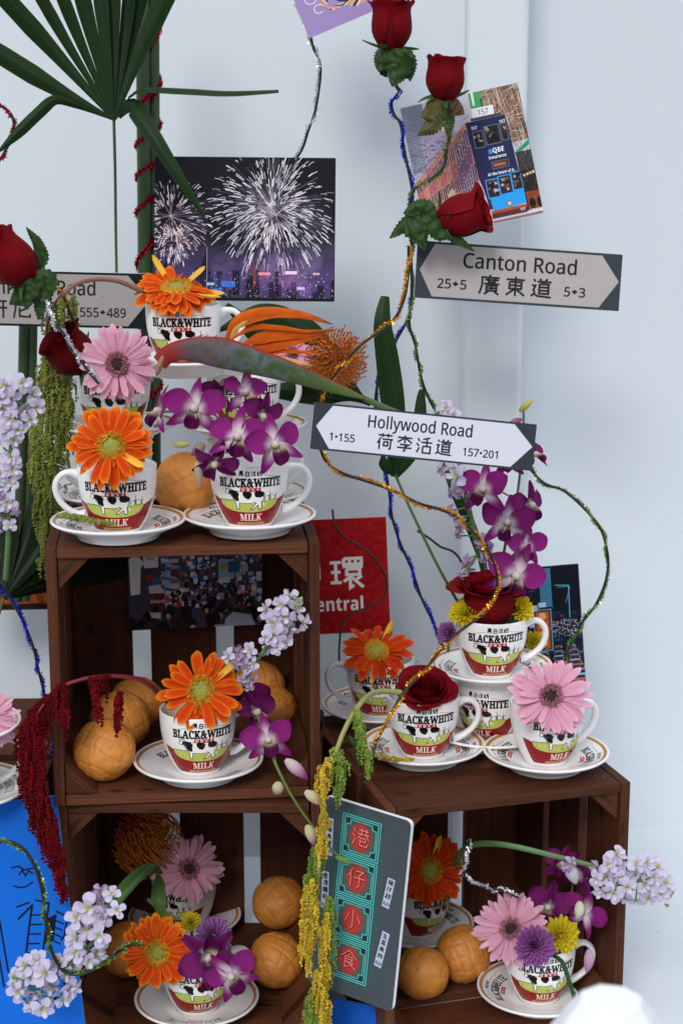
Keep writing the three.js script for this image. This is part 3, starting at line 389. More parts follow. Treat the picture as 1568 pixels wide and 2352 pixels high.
const yawR = 16.5 * Math.PI / 180;
const crateRight = crate('brown wooden crate turned aslant behind the teal snack board', V(0.194, FL, -1.88), yawR, 0, { h: 0.312 });
crate('brown wooden crate behind the bright blue sketched panel', V(-0.497, FL, -1.9), 0.03, 0, { h: 0.312 });

// ---------------------------------------------------------------- cups and saucers
const glaze = { roughness: 0.12, specularIntensity: 0.7 };
const cupMat = phys({ map: TEX.cup, ...glaze }), whiteGlaze = phys({ color: lin(0.84, 0.84, 0.85), ...glaze }), saucerMat = phys({ map: TEX.saucer, ...glaze });
function lathe(profile, n, uv) { // profile: [r, y, v]; closed around y
  return sheet(n, profile.length - 1, (u, v) => { const q = profile[Math.round(v * (profile.length - 1))], a = u * 2 * Math.PI; return [Math.cos(a) * q[0], q[1], -Math.sin(a) * q[0]]; }, null, (u, v) => uv(u, profile[Math.round(v * (profile.length - 1))]));
}
const CUPH = 0.07;
const cupGeo = (() => {
  const out = [[0, 0.002, 1], [0.020, 0.002, 1], [0.0235, 0, 1], [0.0255, 0.0005, 1], [0.0262, 0.003, 1], [0.0272, 0.006, 0.965]];
  for (let k = 1; k <= 14; k++) { const t = k / 14, r = 0.0278 + 0.0162 * (1 - (1 - t) ** 2.5); out.push([r, 0.006 + 0.0675 * t, lerp(0.965, 0.0, t)]); }
  out.push([0.0438, 0.0751, 0], [0.0429, 0.0757, 0], [0.0418, 0.0751, 0], [0.0412, 0.0736, 0]);
  for (let k = 1; k <= 10; k++) { const t = 1 - k / 10, r = 0.025 + 0.0162 * (1 - (1 - t) ** 2.5); out.push([r, 0.0075 + 0.066 * t, 0]); } out.push([0.001, 0.0062, 0]);
  return lathe(out, 64, (u, q) => [u, 1 - clamp(q[2], 0.004, 0.996)]);
})();
const handleGeo = (() => {
  const pts = [[0.0415, 0.0635], [0.0485, 0.0665], [0.058, 0.0662], [0.0665, 0.0575], [0.0675, 0.0455], [0.0615, 0.0325], [0.051, 0.0232], [0.0425, 0.0192], [0.0365, 0.0192]].map(([x, y]) => V(x, y, 0)), cv = curve(pts), seg = 30, rad = 10;
  return sheet(rad, seg, (u, v) => { const p = cv.getPointAt(v), t = cv.getTangentAt(v), n = V(-t.y, t.x, 0), a = u * 2 * Math.PI, e = 1 + 0.7 * Math.exp(-(((v) / 0.10) ** 2)) + 0.6 * Math.exp(-(((1 - v) / 0.12) ** 2)); return p.addScaledVector(n, Math.cos(a) * 0.0036 * e).add(V(0, 0, Math.sin(a) * 0.0052 * (0.85 + 0.2 * e))).toArray(); });
})();
const saucerGeo = (() => {
  const top = [[0.0005, 0.0066], [0.024, 0.0066], [0.0262, 0.0072], [0.0275, 0.0088], [0.034, 0.0092], [0.0395, 0.0096], [0.0415, 0.0106], [0.05, 0.0128], [0.06, 0.0162], [0.068, 0.0192], [0.0722, 0.0212], [0.0742, 0.0219], [0.0752, 0.0212], [0.0754, 0.0198], [0.0746, 0.0184]];
  const bot = [[0.068, 0.0155], [0.058, 0.0108], [0.05, 0.0066], [0.0462, 0.004], [0.0455, 0.001], [0.0445, 0], [0.0428, 0.0005], [0.042, 0.003], [0.0005, 0.003]];
  return lathe([...top.map((p) => [...p, 1]), ...bot.map((p) => [...p, 0])], 72, (u, q) => { const a = u * 2 * Math.PI, r = q[2] ? Math.min(q[0], 0.0752) : 0.001; return [0.5 + Math.cos(a) * r / 0.0752 * 0.5, 0.5 + Math.sin(a) * r / 0.0752 * 0.5]; });
})();
// where: centre of the saucer on its support; a: which way the handle points (0 = right, PI = left as the photograph sees it)
function cupSet(base, handle, spin, cupLabel, saucerLabel, tilt = [0, 0]) {
  const s = thing('saucer', saucerLabel, 'saucer', 'white saucers with a tan rim', base); s.rotation.set(tilt[0], spin, tilt[1], 'XZY'); part('dish', saucerGeo, saucerMat, s);
  const c = thing('milk_tea_cup', cupLabel, 'cup', 'printed white milk tea cups', base.clone().add(V(0, 0.0068, 0))); c.rotation.set(tilt[0], handle, tilt[1], 'XZY');
  part('cup_body', cupGeo, cupMat, c); part('handle', handleGeo, whiteGlaze, c); return base;
}
const Y1 = 0.6025, RS = 0.022, LV = 0.0825;           // top of the crates, height of a saucer's rim, height of one cup on its saucer
const onTop = (x, y) => atY(x, y, Y1 + RS).setY(Y1), inMid = (x, y) => atY(x, y, 0.3137 + RS).setY(0.3137), inLow = (x, y) => atY(x, y, LOWY + RS).setY(LOWY), onRight = (x, y) => atY(x, y, 0.3002 + RS).setY(0.3002);
const pF = cupSet(onTop(272, 1188), Math.PI + 0.1, 0.5, 'white milk cup with an orange gerbera, front of the tall crate, handle left', 'saucer strewn with green amaranth crumbs at the front of the tall crate');
const pG = cupSet(onTop(573, 1176), 0.12, 2.6, 'white milk cup with purple orchids on the tall crate top, beside the round bun', 'saucer under the orchid cup at the front of the tall crate');
const dB = 2.05, pB0 = at(268, 1128, dB).setY(Y1), pC0 = at(563, 1128, dB).setY(Y1);
cupSet(pB0, Math.PI - 0.1, 0.2, 'white milk cup hidden behind the orange gerbera cup, bottom of its stack', 'saucer at the bottom of the stack behind the orange gerbera cup');
cupSet(pC0, -0.15, 2.9, 'white milk cup hidden behind the orchid cup, bottom of its stack', 'saucer at the bottom of the stack behind the orchid cup');
const pB = cupSet(pB0.clone().setY(Y1 + LV), Math.PI + 0.12, 0.15, 'white milk cup under the pink gerbera on the crate pyramid, handle pointing left', 'saucer carrying the pink gerbera cup on the crate pyramid');
const pC = cupSet(pC0.clone().setY(Y1 + LV), 0.3, 2.7, 'white milk cup below the bird of paradise bract, half hidden by orchids', 'saucer carrying the half hidden cup below the bird of paradise');
const pA = cupSet(at(424, 840, dB - 0.03).setY(Y1 + 2 * LV), 0.05, 1.2, 'topmost white milk cup of the pyramid with a flat orange gerbera on it', 'topmost saucer of the pyramid behind the bird of paradise beak');
const pH = cupSet(inMid(456, 1738), 0.28, Math.PI - 0.75, 'white milk cup inside the upper crate with a ragged orange gerbera', 'saucer inside the upper crate beside three buns');
const pI = cupSet(inLow(452, 2285), 0.35, 1.9, 'white milk cup at the mouth of the lower crate with orange gerbera and orchids', 'saucer at the mouth of the lower crate');
const pJ = cupSet(inLow(424, 2098), Math.PI - 0.45, Math.PI - 0.4, 'white milk cup deep in the lower crate under a pink gerbera, handle pointing left', 'saucer deep inside the lower crate behind the orange gerbera');
const pK = cupSet(inLow(958, 2114), 0.75, 1.1, 'white milk cup half hidden behind the teal board in the aslant crate', 'saucer half hidden behind the teal board');
const pL = cupSet(inLow(1236, 2262), 0.18, 0.15, 'white milk cup with pink gerbera and yellow chrysanthemum in the aslant crate', 'saucer with a trailing dark stem in the aslant crate');
const pM = cupSet(onRight(872, 1612), Math.PI + 0.05, Math.PI - 0.6, 'white milk cup with a dark orange gerbera beside the red station card, handle left', 'saucer at the rear of the aslant crate top beside the tall crate');
const pN = cupSet(onRight(970, 1703), 0.1, 0.3, 'white milk cup with a dark red rose and drooping yellow amaranth', 'saucer sprinkled with yellow amaranth on the aslant crate');
const pP = cupSet(at(1124, 1668, 2.056).setY(0.3002), -0.4, 0.4, 'white milk cup squeezed underneath another cup and saucer on the aslant crate', 'saucer at the bottom of the two-cup stack on the aslant crate');
const pO = cupSet(pP.clone().setY(0.3002 + LV), 0.12, 0.35, 'white milk cup with rose and yellow chrysanthemums on top of another cup', 'raised saucer sandwiched between two cups on the aslant crate');
const pQ = cupSet(onRight(1253, 1719), 0.42, 0.1, 'white milk cup with a pink gerbera on the aslant crate corner', 'saucer at the front corner of the aslant crate top');
const pR = cupSet(atY(-85, 1800, 0.3002 + RS).setY(0.3002), 0.1, 0.8, 'white milk cup with a pink gerbera above the blue sketched panel', 'saucer above the blue sketched panel');
{ const s = thing('saucer', 'saucer stacked on a cup beyond the pink gerbera, above the blue panel', 'saucer', 'white saucers with a tan rim', atY(-112, 1582, 0.3002 + RS + LV * 1.45).setY(0.3002 + LV)); part('dish', saucerGeo, saucerMat, s);
  const c = thing('milk_tea_cup', 'white milk cup carrying a saucer beyond the blue panel crate edge', 'cup', 'printed white milk tea cups', s.position.clone().setY(0.3002)); c.rotation.y = 2; part('cup_body', cupGeo, cupMat, c); part('handle', handleGeo, whiteGlaze, c); }

// ---------------------------------------------------------------- buns with a cross-hatched crust
function bunGeo(s) {
  const g = mergeVertices(new THREE.SphereGeometry(1, 88, 64)), p = g.attributes.position, C = [];
  for (let i = 0; i < p.count; i++) {
    const v = V(p.getX(i), p.getY(i), p.getZ(i)).normalize(), top = smooth(-0.5, -0.1, v.y);
    const wob = 0.05 * noise3.noise(v.x * 2 + s, v.y * 2, v.z * 2);
    const ax = Math.asin(clamp(v.x, -1, 1)) * 1.95 + wob * 5 + s, az = Math.asin(clamp(v.z, -1, 1)) * 1.95 + wob * 4 + s * 1.7;
    const gr = (a) => { const f = Math.abs(((a % 1) + 1) % 1 - 0.5) * 2; return Math.exp(-(((1 - f) / 0.15) ** 2)); }, d = Math.max(gr(ax), gr(az));
    const fine = 0.010 * noise3.noise(v.x * 9 + s, v.y * 9, v.z * 9) + 0.005 * noise3.noise(v.x * 22, v.y * 22 + s, v.z * 22);
    const uneven = 0.75 + 0.6 * noise3.noise(v.x * 3 + s * 3, v.y * 3, v.z * 3 + 5); v.multiplyScalar(1 - 0.042 * d * top * clamp(uneven, 0.3, 1) + wob * 0.7 + fine); v.y *= 0.97; p.setXYZ(i, v.x, v.y, v.z);
    const k = 0.5 + 0.5 * noise3.noise(v.x * 4 + s * 2, v.y * 4, v.z * 4); C.push(...mix3([0.56, 0.185, 0.022], [0.74, 0.30, 0.055], k));
  }
  g.setAttribute('color', new THREE.Float32BufferAttribute(C, 3)); g.computeVertexNormals(); return g;
}
const bunGeos = [0.3, 1.7, 3.1, 4.4].map(bunGeo), bunMat = phys({ vertexColors: true, roughness: 0.55, clearcoat: 0.08, clearcoatRoughness: 0.4 });
function bun(pos, r, label, turn, tilt = 0) { const b = shade(new THREE.Mesh(bunGeos[(used.get('pineapple_bun') ?? 0) % 4], bunMat)); b.name = numbered('pineapple_bun'); tag(b, label, 'bun', 'cross-hatched golden buns'); b.position.copy(pos); b.scale.set(r * rr(0.97, 1.04), r * rr(0.94, 1.0), r * rr(0.97, 1.04)); b.rotation.set(tilt, turn, tilt * 0.7); scene.add(b); return b; }
const bunAt = (x, y, floor, r) => atY(x, y, floor + r * 0.95);
bun(at(424, 1113, 1.972), 0.036, 'golden bun between the cups on the tall crate top', 0.4, 0.9);
bun(bunAt(240, 1722, 0.3137, 0.0365), 0.0365, 'front bun lying in the corner of the upper crate, foremost of three', 1.1, 0.5);
bun(bunAt(276, 1653, 0.3137, 0.036), 0.036, 'middle one of three buns in a row, under dark red amaranth', 2.3, 0.3);
bun(bunAt(318, 1612, 0.3137, 0.034), 0.034, 'rearmost of three buns in a row in the upper crate', 0.7, -0.4);
bun(bunAt(594, 1578, 0.3137, 0.0335), 0.0335, 'rear bun below the lilac stock flowers in the upper crate', 1.9, 0.6);
bun(bunAt(626, 1630, 0.3137, 0.0315), 0.0315, 'bun beside the purple orchid in the upper crate', 0.2, -0.7);
bun(bunAt(640, 2072, LOWY, 0.0355), 0.0355, 'rear bun on the yellow amaranth side of the lower crate', 0.6, 0.5);
{ const b = bun(bunAt(634, 2205, LOWY, 0.036), 0.036, 'front bun with a nub underneath, in the lower crate', 2.7, 0.35); }
bun(bunAt(290, 2180, LOWY, 0.036), 0.036, 'bun behind the orange gerbera in the lower crate', 1.4, 0.2);
bun(bunAt(1064, 2191, LOWY, 0.036), 0.036, 'larger bun standing between teal board and pink gerbera cup', 2.0, 0.8);
bun(bunAt(968, 2234, LOWY, 0.0335), 0.0335, 'smaller bun pressed against the teal board', 0.9, -0.5);
// ---------------------------------------------------------------- petals and flowers
// a petal lies along +x from the origin, its face towards +y
function petal(L, W, o = {}) {
  const nl = o.nl ?? 7, nw = o.nw ?? 4, base = o.base ?? 0.35, wide = o.wide ?? 0.68, bend = o.bend ?? 0.1, lift = o.lift ?? 0, cup = o.cup ?? 0.12, wave = o.wave ?? 0, ph = o.ph ?? 0, twist = o.twist ?? 0, tip = o.tip ?? 2;
  return sheet(nw, nl, (u, v) => {
    const s = u * 2 - 1, t = v, w = W / 2 * (t < wide ? lerp(base, 1, Math.sin(t / wide * Math.PI / 2)) : Math.max(0.04, 1 - ((t - wide) / (1 - wide)) ** tip) ** 0.55);
    const end = t - (o.notch ?? 0.03) * Math.abs(Math.sin(s * 4 + ph)) * smooth(0.85, 1, t);
    let x = end * L, y = lift * t * L - bend * t * t * L + cup * w * (s * s - 0.35) * 2 * (1 - 0.3 * t) - (o.ridge ?? 0.04) * w * Math.cos(s * 7) + wave * W * Math.sin(t * 7 + ph + s * 2) * Math.abs(s), z = s * w;
    const a = twist * t, zz = z * Math.cos(a) - (y - lift * t * L + bend * t * t * L) * Math.sin(a); y += z * Math.sin(a); z = zz;
    return [x, y, z];
  }, (u, v) => o.col(u * 2 - 1, v));
}
const streak = (s, k = 9) => 0.5 + 0.5 * Math.sin(s * k + 1.3);
const PAL = {
  orange: { a: [0.72, 0.060, 0.003], b: [0.88, 0.32, 0.012], c: [0.9, 0.50, 0.05] },
  red: { a: [0.60, 0.040, 0.003], b: [0.76, 0.15, 0.008], c: [0.75, 0.25, 0.02] },
  pink: { a: [0.74, 0.33, 0.46], b: [0.80, 0.47, 0.58], c: [0.62, 0.20, 0.33] },
};
const gerberaPetals = {};
for (const k of Object.keys(PAL)) {
  const p = PAL[k], col = (s, t) => k === 'pink' ? mix3(mix3(p.c, p.b, smooth(0, 0.5, t)), p.a.map((c) => c * 0.9), 0.7 * streak(s, 13) * (1 - smooth(0.75, 1, t))) : mix3(mix3(p.a, p.b, clamp(smooth(0.78, 1.0, t) * 0.75 + smooth(0.8, 1, Math.abs(s)) * 0.4 + 0.08 * streak(s, 11))).map((c, q) => c * (1 - (0.12 + 0.22 * (q === 1)) * streak(s, 15) * smooth(0.05, 0.3, t) * (1 - smooth(0.8, 1, t)))), p.c, smooth(0.15, 0, t) * 0.6);
  gerberaPetals[k] = [0, 1, 2, 3, 4, 5].map((i) => petal(1, k === 'pink' ? rr(0.22, 0.28) : rr(0.29, 0.36), { base: 0.3, wide: rr(0.6, 0.74), bend: rr(0.04, 0.3), lift: rr(0.05, 0.2), cup: rr(-0.1, 0.3), ridge: 0.09, notch: rr(0.03, 0.07), ph: i, twist: rr(-0.5, 0.5), nl: 8, nw: 4, tip: k === 'pink' ? 1.7 : 2.2, col }));
  gerberaPetals[k + '_under'] = [0, 1].map(() => petal(1, 0.2, { base: 0.4, bend: -0.25, lift: 0.1, cup: 0.5, col: (s, t) => k === 'pink' ? p.b : mix3([0.85, 0.55, 0.07], p.c, 0.5 * streak(s)) }));
}
function frill(R0, R1, n, len, cols, h = 0) { // ring of tiny florets
  const list = []; for (let i = 0; i < n; i++) { const a = rnd() * 6.283, r = Math.sqrt(rr(R0 * R0, R1 * R1)), l = len * rr(0.6, 1.3), g = new THREE.ConeGeometry(len * 0.2, l, 4, 1); g.translate(0, l / 2, 0); g.rotateZ(-rr(-0.1, 0.7)); g.rotateY(-a); g.translate(Math.cos(a) * r, h * (1 - (r / R1) ** 2), -Math.sin(a) * r); paint(g, mix3(cols[0], cols[1], rnd()).map((c) => c * rr(0.8, 1.15))); list.push(g); } return merge(list);
}
function gerbera(px, py, d, radius, n, kind, label, o = {}) {
  const p = at(px, py, d), R = radius / perM(p), t = thing('gerbera', label, 'flower', 'gerbera daisies', p); face(t, V(...n), o.spin ?? rnd() * 6);
  const N = Math.round((o.n ?? 24) * 1.15), key = PAL[kind] ? kind : 'orange', set = gerberaPetals[key];
  for (const [row, cnt, r0, len, y, up] of [[0, N, 0.2, 0.8, 0, 0], [1, Math.round(N * 0.8), 0.19, 0.72, 0.025, 0.12], [2, o.inner ?? 12, 0.27, 0.28, 0.03, 0.3]]) for (let i = 0; i < cnt; i++) {
    const a = (i + 0.5 * row + rr(-0.28, 0.28)) / cnt * 6.283, under = row === 0 && rnd() < (o.curl ?? 0.06), m = part('petal', under ? gerberaPetals[key + '_under'][i % 2] : set[(rnd() * 6) | 0], petalMat, t), s = len * R * rr(0.8, 1.07);
    if (row < 2 && rnd() < 0.03) { t.remove(m); continue; }
    m.scale.set(s, s, s * (row === 2 ? 0.75 : 1)); m.position.set(Math.cos(a) * r0 * R, y * R, -Math.sin(a) * r0 * R); m.rotation.set(0, a, up + (o.cup ?? 0) + rr(-0.24, 0.2) + 0.12 * Math.sin(a * 2 + N) - (o.droop ?? 0) * Math.max(0, -Math.cos(a - (o.downAt ?? 0))), 'YZX'); m.rotateX(rr(-0.4, 0.4));
  }
  const dark = kind === 'pink', cc = dark ? [[0.02, 0.006, 0.008], [0.05, 0.012, 0.015]] : [[0.20, 0.22, 0.035], [0.34, 0.31, 0.04]];
  part('disc', paint(new THREE.SphereGeometry(R * (dark ? 0.15 : 0.21), 20, 10).scale(1, 0.45, 1).translate(0, R * 0.03, 0), (i) => mix3(cc[0], cc[1], rnd())), colored({ roughness: 0.8 }), t);
  part('disc_florets', frill(0, R * (dark ? 0.15 : 0.2), 190, R * 0.05, cc, R * 0.08), colored({ roughness: 0.8 }), t, true);
  part('ring_florets', frill(R * (dark ? 0.14 : 0.19), R * (dark ? 0.3 : 0.34), 330, R * (dark ? 0.1 : 0.13), dark ? [[0.28, 0.10, 0.12], [0.55, 0.27, 0.32]] : [[0.66, 0.30, 0.012], [0.80, 0.50, 0.04]], R * 0.09), colored({ roughness: 0.7 }), t, true);
  const down = t.worldToLocal(o.into ? o.into.clone().add(V(0, 0.03, 0)) : p.clone().add(V(0, -0.05, -0.02)));
  part('stem', tube([V(0, -R * 0.02, 0), V(0, -R * 0.3, 0).lerp(down, 0.3), down], 0.0026, 10, 7), stemMat, t); part('calyx', paint(new THREE.ConeGeometry(R * 0.2, R * 0.22, 12, 1, true).rotateX(Math.PI).translate(0, -R * 0.08, 0), [0.06, 0.1, 0.03]), leafMat, t); return t;
}
// chrysanthemum: rings of narrow petals over a dome
function mum(px, py, d, radius, n, ca, cb, label, into) {
  const p = at(px, py, d), R = radius / perM(p), t = thing('chrysanthemum', label, 'flower', 'small chrysanthemums', p); face(t, V(...n), rnd() * 6);
  const gs = [0, 1, 2].map((i) => petal(1, 0.3, { base: 0.6, wide: 0.6, bend: rr(-0.3, 0.1), lift: 0.1, cup: 0.7, col: (s, v) => mix3(ca, cb, v * 0.8 + 0.2 * Math.abs(s)) }));
  for (let row = 0; row < 6; row++) { const cnt = [20, 20, 17, 14, 10, 7][row], tilt = [0.05, 0.28, 0.52, 0.78, 1.05, 1.3][row]; for (let i = 0; i < cnt; i++) { const a = (i + row * 0.5 + rr(-0.2, 0.2)) / cnt * 6.283, m = part('petal', gs[i % 3], petalMat, t), s = R * [0.9, 0.88, 0.78, 0.62, 0.48, 0.36][row] * rr(0.9, 1.08); m.scale.setScalar(s); m.position.set(Math.cos(a) * R * 0.1, row * R * 0.03, -Math.sin(a) * R * 0.1); m.rotation.set(0, a, tilt + rr(-0.1, 0.1), 'YZX'); } }
  part('stem', tube([V(0, 0, 0), t.worldToLocal(into ? into.clone().add(V(0, 0.03, 0)) : p.clone().add(V(0, -0.04, -0.01)))], 0.002, 6, 6), stemMat, t); return t;
}
// ---------------------------------------------------------------- leaves
// ribbon along photograph points [x, y, distance]; width in photograph pixels; facing = which way its face turns
function ribbon(pts, width, o = {}) {
  const cv = curve(pts.map((q) => q.isVector3 ? q : at(q[0], q[1], q[2] ?? o.d))), nl = o.nl ?? 24, nw = o.nw ?? 4, prof = o.prof ?? ((t) => Math.sin(Math.PI * clamp(t * 0.94 + 0.03)) ** 0.6), fold = o.fold ?? 0.35, look = V(...(o.look ?? [0, 0.15, 1])).normalize(), tw = o.twist ?? (() => 0), pm = perM(cv.getPointAt(0.5)), c0 = o.c0 ?? [0.018, 0.055, 0.014], c1 = o.c1 ?? [0.03, 0.085, 0.02];
  return sheet(nw, nl, (u, v) => {
    const s = u * 2 - 1, t = cv.getTangentAt(v), p = cv.getPointAt(v); let side = t.clone().cross(look).normalize(), n = side.clone().cross(t).normalize(); const a = typeof tw === 'function' ? tw(v) : tw * v; side.applyAxisAngle(t, a); n.applyAxisAngle(t, a);
    const w = width / pm / 2 * prof(v) * (o.wave ? 1 + o.wave * (((v * 13) % 1) - 0.5) * Math.abs(s) * 2 : 1); return p.addScaledVector(side, s * w).addScaledVector(n, -fold * w * Math.abs(s) + (o.crinkle ?? 0) * w * (noise3.noise(v * 5 + width, s * 2.2, pm * 0.01) * 2.2 + 0.25 * Math.sin(v * 26 + Math.abs(s) * 6)) + (o.pleat ?? 0) * w * Math.cos(s * 12)).toArray();
  }, (u, v) => { const k = 0.5 + 0.5 * Math.sin(u * 23) * 0.5 + 0.3 * noise3.noise(u * 5, v * 9, width); const e = o.tipc ? smooth(0.72, 1, v + 0.2 * noise3.noise(u * 6, v * 12, 4)) : 0; return mix3(mix3(c0, c1, clamp(k)), o.tipc ?? c0, e); });
}
// rose: petals wrap round a bud along +y
function rosePetal(q, R, H, o) { // q 0 inner .. 1 outer
  const span = lerp(1.5, 1.05, q), open = o.open ?? 0.25, ph = rnd() * 9;
  return sheet(9, 9, (u, v) => {
    const s = u * 2 - 1, top = 1 - 0.2 * s * s - 0.03 * Math.sin(s * 5 + ph), h = v * top, rad = R * (0.2 + 0.8 * q) * (0.42 + 0.58 * Math.sin(Math.min(1, h * 2.1 + 0.12) * Math.PI / 2) - 0.10 * smooth(0.45, 0.9, h) - 0.16 * (1 - q) * h), curl = smooth(0.35, 1, q) * open * 1.5 * R * smooth(0.74, 1.02, h) * (1 + 0.4 * Math.sin(s * 4 + ph));
    const r = rad + curl + 0.02 * R * Math.sin(s * 6 + ph + v * 3) * v, a = s * span * (0.55 + 0.45 * Math.sin(Math.min(1, v * 1.6) * Math.PI / 2)), y = H * (h * lerp(0.86, 1, smooth(0, 0.7, q)) * lerp(1, 0.97, q)) - q * open * 0.55 * R * smooth(0.85, 1.1, h + 0.05);
    return [Math.cos(a) * r, y, Math.sin(a) * r];
  }, (u, v) => mix3(o.c0, o.c1, clamp(v * 0.7 + 0.3 * noise3.noise(u * 4 + ph, v * 4, q * 3))));
}
function rose(px, py, d, dia, axis, label, o = {}) { // (px, py): the base of the bud
  const p = at(px, py, d), R = dia / 2 / perM(p), H = R * 2 * (o.h ?? 1.15), t = thing('rose', label, 'flower', 'dark red roses', p); face(t, V(...axis), o.spin ?? rnd() * 6);
  const N = o.n ?? 20, c = { c0: o.c0 ?? [0.10, 0.002, 0.004], c1: o.c1 ?? [0.23, 0.004, 0.008], open: o.open ?? 0.22 };
  for (let i = 0; i < N; i++) { const q = Math.pow(i / (N - 1), 0.85), m = part('petal', rosePetal(q, R, H, c), roseMat, t); m.rotation.y = i * 2.4; }
  const sep = o.sepal ?? 5; for (let i = 0; i < sep; i++) { const m = part('sepal', petal(R * rr(1.0, 1.5), R * 0.42, { base: 0.7, wide: 0.25, bend: rr(-0.3, 0.5), lift: 0.2, cup: 0.4, tip: 1.2, twist: rr(-1, 1), col: () => [0.05, 0.11, 0.025] }), leafMat, t); m.rotation.set(0, i * 1.2566 + rr(-0.2, 0.2), rr(-0.3, 0.75), 'YZX'); m.position.y = -R * 0.02; }
  part('hip', paint(new THREE.SphereGeometry(R * 0.26, 12, 8).scale(1, 1.2, 1).translate(0, -R * 0.16, 0), [0.05, 0.10, 0.03]), leafMat, t);
  for (const lf of o.leaves ?? []) part('leaf', lf, leafMat, t).applyMatrix4(new THREE.Matrix4().copy((t.updateMatrixWorld(), t.matrixWorld)).invert());
  if (o.stem) part('stem', tube([V(0, -R * 0.2, 0), ...o.stem.map((q) => t.worldToLocal(at(q[0], q[1], q[2] ?? d)))], 0.0024, 16, 6), stemMat, t);
  return t;
}
// dendrobium flower facing +y; scale = half width
const orchidCol = (white, deep) => (s, t) => mix3(mix3([0.78, 0.66, 0.74], deep, smooth(white * 0.4, white + 0.25, t + 0.12 * Math.abs(s))), [0.30, 0.03, 0.22], 0.4 * streak(s, 19) * smooth(0.15, 0.5, t) * (1 - smooth(0.75, 1, t)));
const ORC = { deep: [0.085, 0.002, 0.055], bright: [0.20, 0.006, 0.135] };
const orchidGeo = ['deep', 'bright'].map((k) => ({
  petal: petal(1, 0.82, { base: 0.18, wide: 0.58, bend: 0.3, lift: 0.18, cup: 0.1, wave: 0.07, ridge: 0.015, notch: 0, nl: 10, nw: 6, tip: 1.7, col: orchidCol(k === 'deep' ? 0.03 : 0.2, ORC[k]) }),
  sepal: petal(1.05, 0.44, { base: 0.35, wide: 0.42, bend: 0.28, lift: 0.1, cup: 0.22, ridge: 0, notch: 0, wave: 0.03, nl: 9, nw: 5, tip: 1.25, col: orchidCol(k === 'deep' ? 0.1 : 0.52, ORC[k]) }),
  lip: petal(0.8, 0.62, { base: 0.6, wide: 0.6, bend: 0.5, lift: 0.75, cup: 0.75, ridge: 0, notch: 0.05, nl: 8, nw: 6, col: (s, t) => mix3([0.62, 0.56, 0.34], ORC.deep, smooth(0.12, 0.42, t)) }),
  throat: merge([paint(new THREE.SphereGeometry(0.13, 12, 8).scale(1, 1.3, 1).translate(0.02, 0.14, 0), [0.66, 0.58, 0.5]), paint(new THREE.ConeGeometry(0.14, 0.4, 10, 1, true).rotateX(Math.PI).translate(0, -0.1, 0), [0.5, 0.34, 0.42])]),
}));
function orchidFlower(parent, pos, n, R, up, kind = 1) {
  const G = orchidGeo[kind], f = part('flower', G.throat, petalMat, parent); f.position.copy(parent.worldToLocal(pos.clone())); face(f, V(...n), 0);
  // bring the dorsal sepal (local +x) towards 'up'
  const q = f.quaternion.clone().invert(), u = V(...up).applyQuaternion(q); f.rotateY(Math.atan2(-u.z, u.x)); f.scale.setScalar(R);
  for (const [nm, g, a, sc] of [['sepal', G.sepal, 0, 0.95], ['petal', G.petal, 1.15, 1], ['petal', G.petal, -1.15, 1], ['sepal', G.sepal, 2.3, 0.95], ['sepal', G.sepal, -2.3, 0.95], ['lip', G.lip, Math.PI, 0.85]]) { const m = part(nm, g, petalMat, f); m.rotation.set(0, a + rr(-0.16, 0.16), rr(-0.2, 0.4), 'YZX'); m.rotateX(rr(-0.35, 0.35)); m.scale.setScalar(sc * rr(0.93, 1.05)); if (nm === 'petal') m.position.y = 0.02; if (nm === 'lip') m.position.y = 0.05; }
  return f;
}
function orchidBud(parent, a, b, w, ca = [0.5, 0.46, 0.2], cb = [0.32, 0.05, 0.2]) { const A = parent.worldToLocal(a.clone()), B = parent.worldToLocal(b.clone()); const g = tube([A, A.clone().lerp(B, 0.5).add(V(0.001, 0.001, 0.002)), B], (t) => w * Math.sin(Math.PI * clamp(t * 0.93 + 0.05)) ** 0.75 * (1.2 - 0.5 * t) + 0.0003, 12, 9), n = g.attributes.position.count; paint(g, (i) => mix3(ca, cb, smooth(0.25, 0.9, i / n))); return part('bud', g, petalMat, parent); }
function orchid(label, stem, flowers, buds = [], d = 1.9) {
  const p0 = at(stem[0][0], stem[0][1], stem[0][2] ?? d), t = thing('orchid_spray', label, 'orchid', 'purple orchid sprays', p0); t.updateMatrixWorld();
  const P = stem.map((q) => t.worldToLocal(at(q[0], q[1], q[2] ?? d))); part('stem', tube(P, (v) => 0.0022 - 0.0009 * v, 30, 7), std({ color: lin(0.10, 0.16, 0.03), roughness: 0.5 }), t);
  for (const [x, y, dd, r, n, up, k] of flowers) { const w = at(x, y, dd); orchidFlower(t, w, n, r / perM(w), up ?? [0, 1, 0], k ?? 1); const l = t.worldToLocal(w.clone()), near = P.reduce((a, b) => a.distanceTo(l) < b.distanceTo(l) ? a : b); part('flower_stalk', tube([near, near.clone().lerp(l, 0.5).add(V(0, 0.004, -0.004)), l.clone().add(V(0, 0, -0.003))], 0.0011, 8, 5), std({ color: lin(0.16, 0.2, 0.07), roughness: 0.5 }), t); }
  for (const [x, y, x2, y2, dd, w, ca, cb] of buds) orchidBud(t, at(x, y, dd), at(x2, y2, dd), w / perM(p0) / 2, ca, cb);
  return t;
}
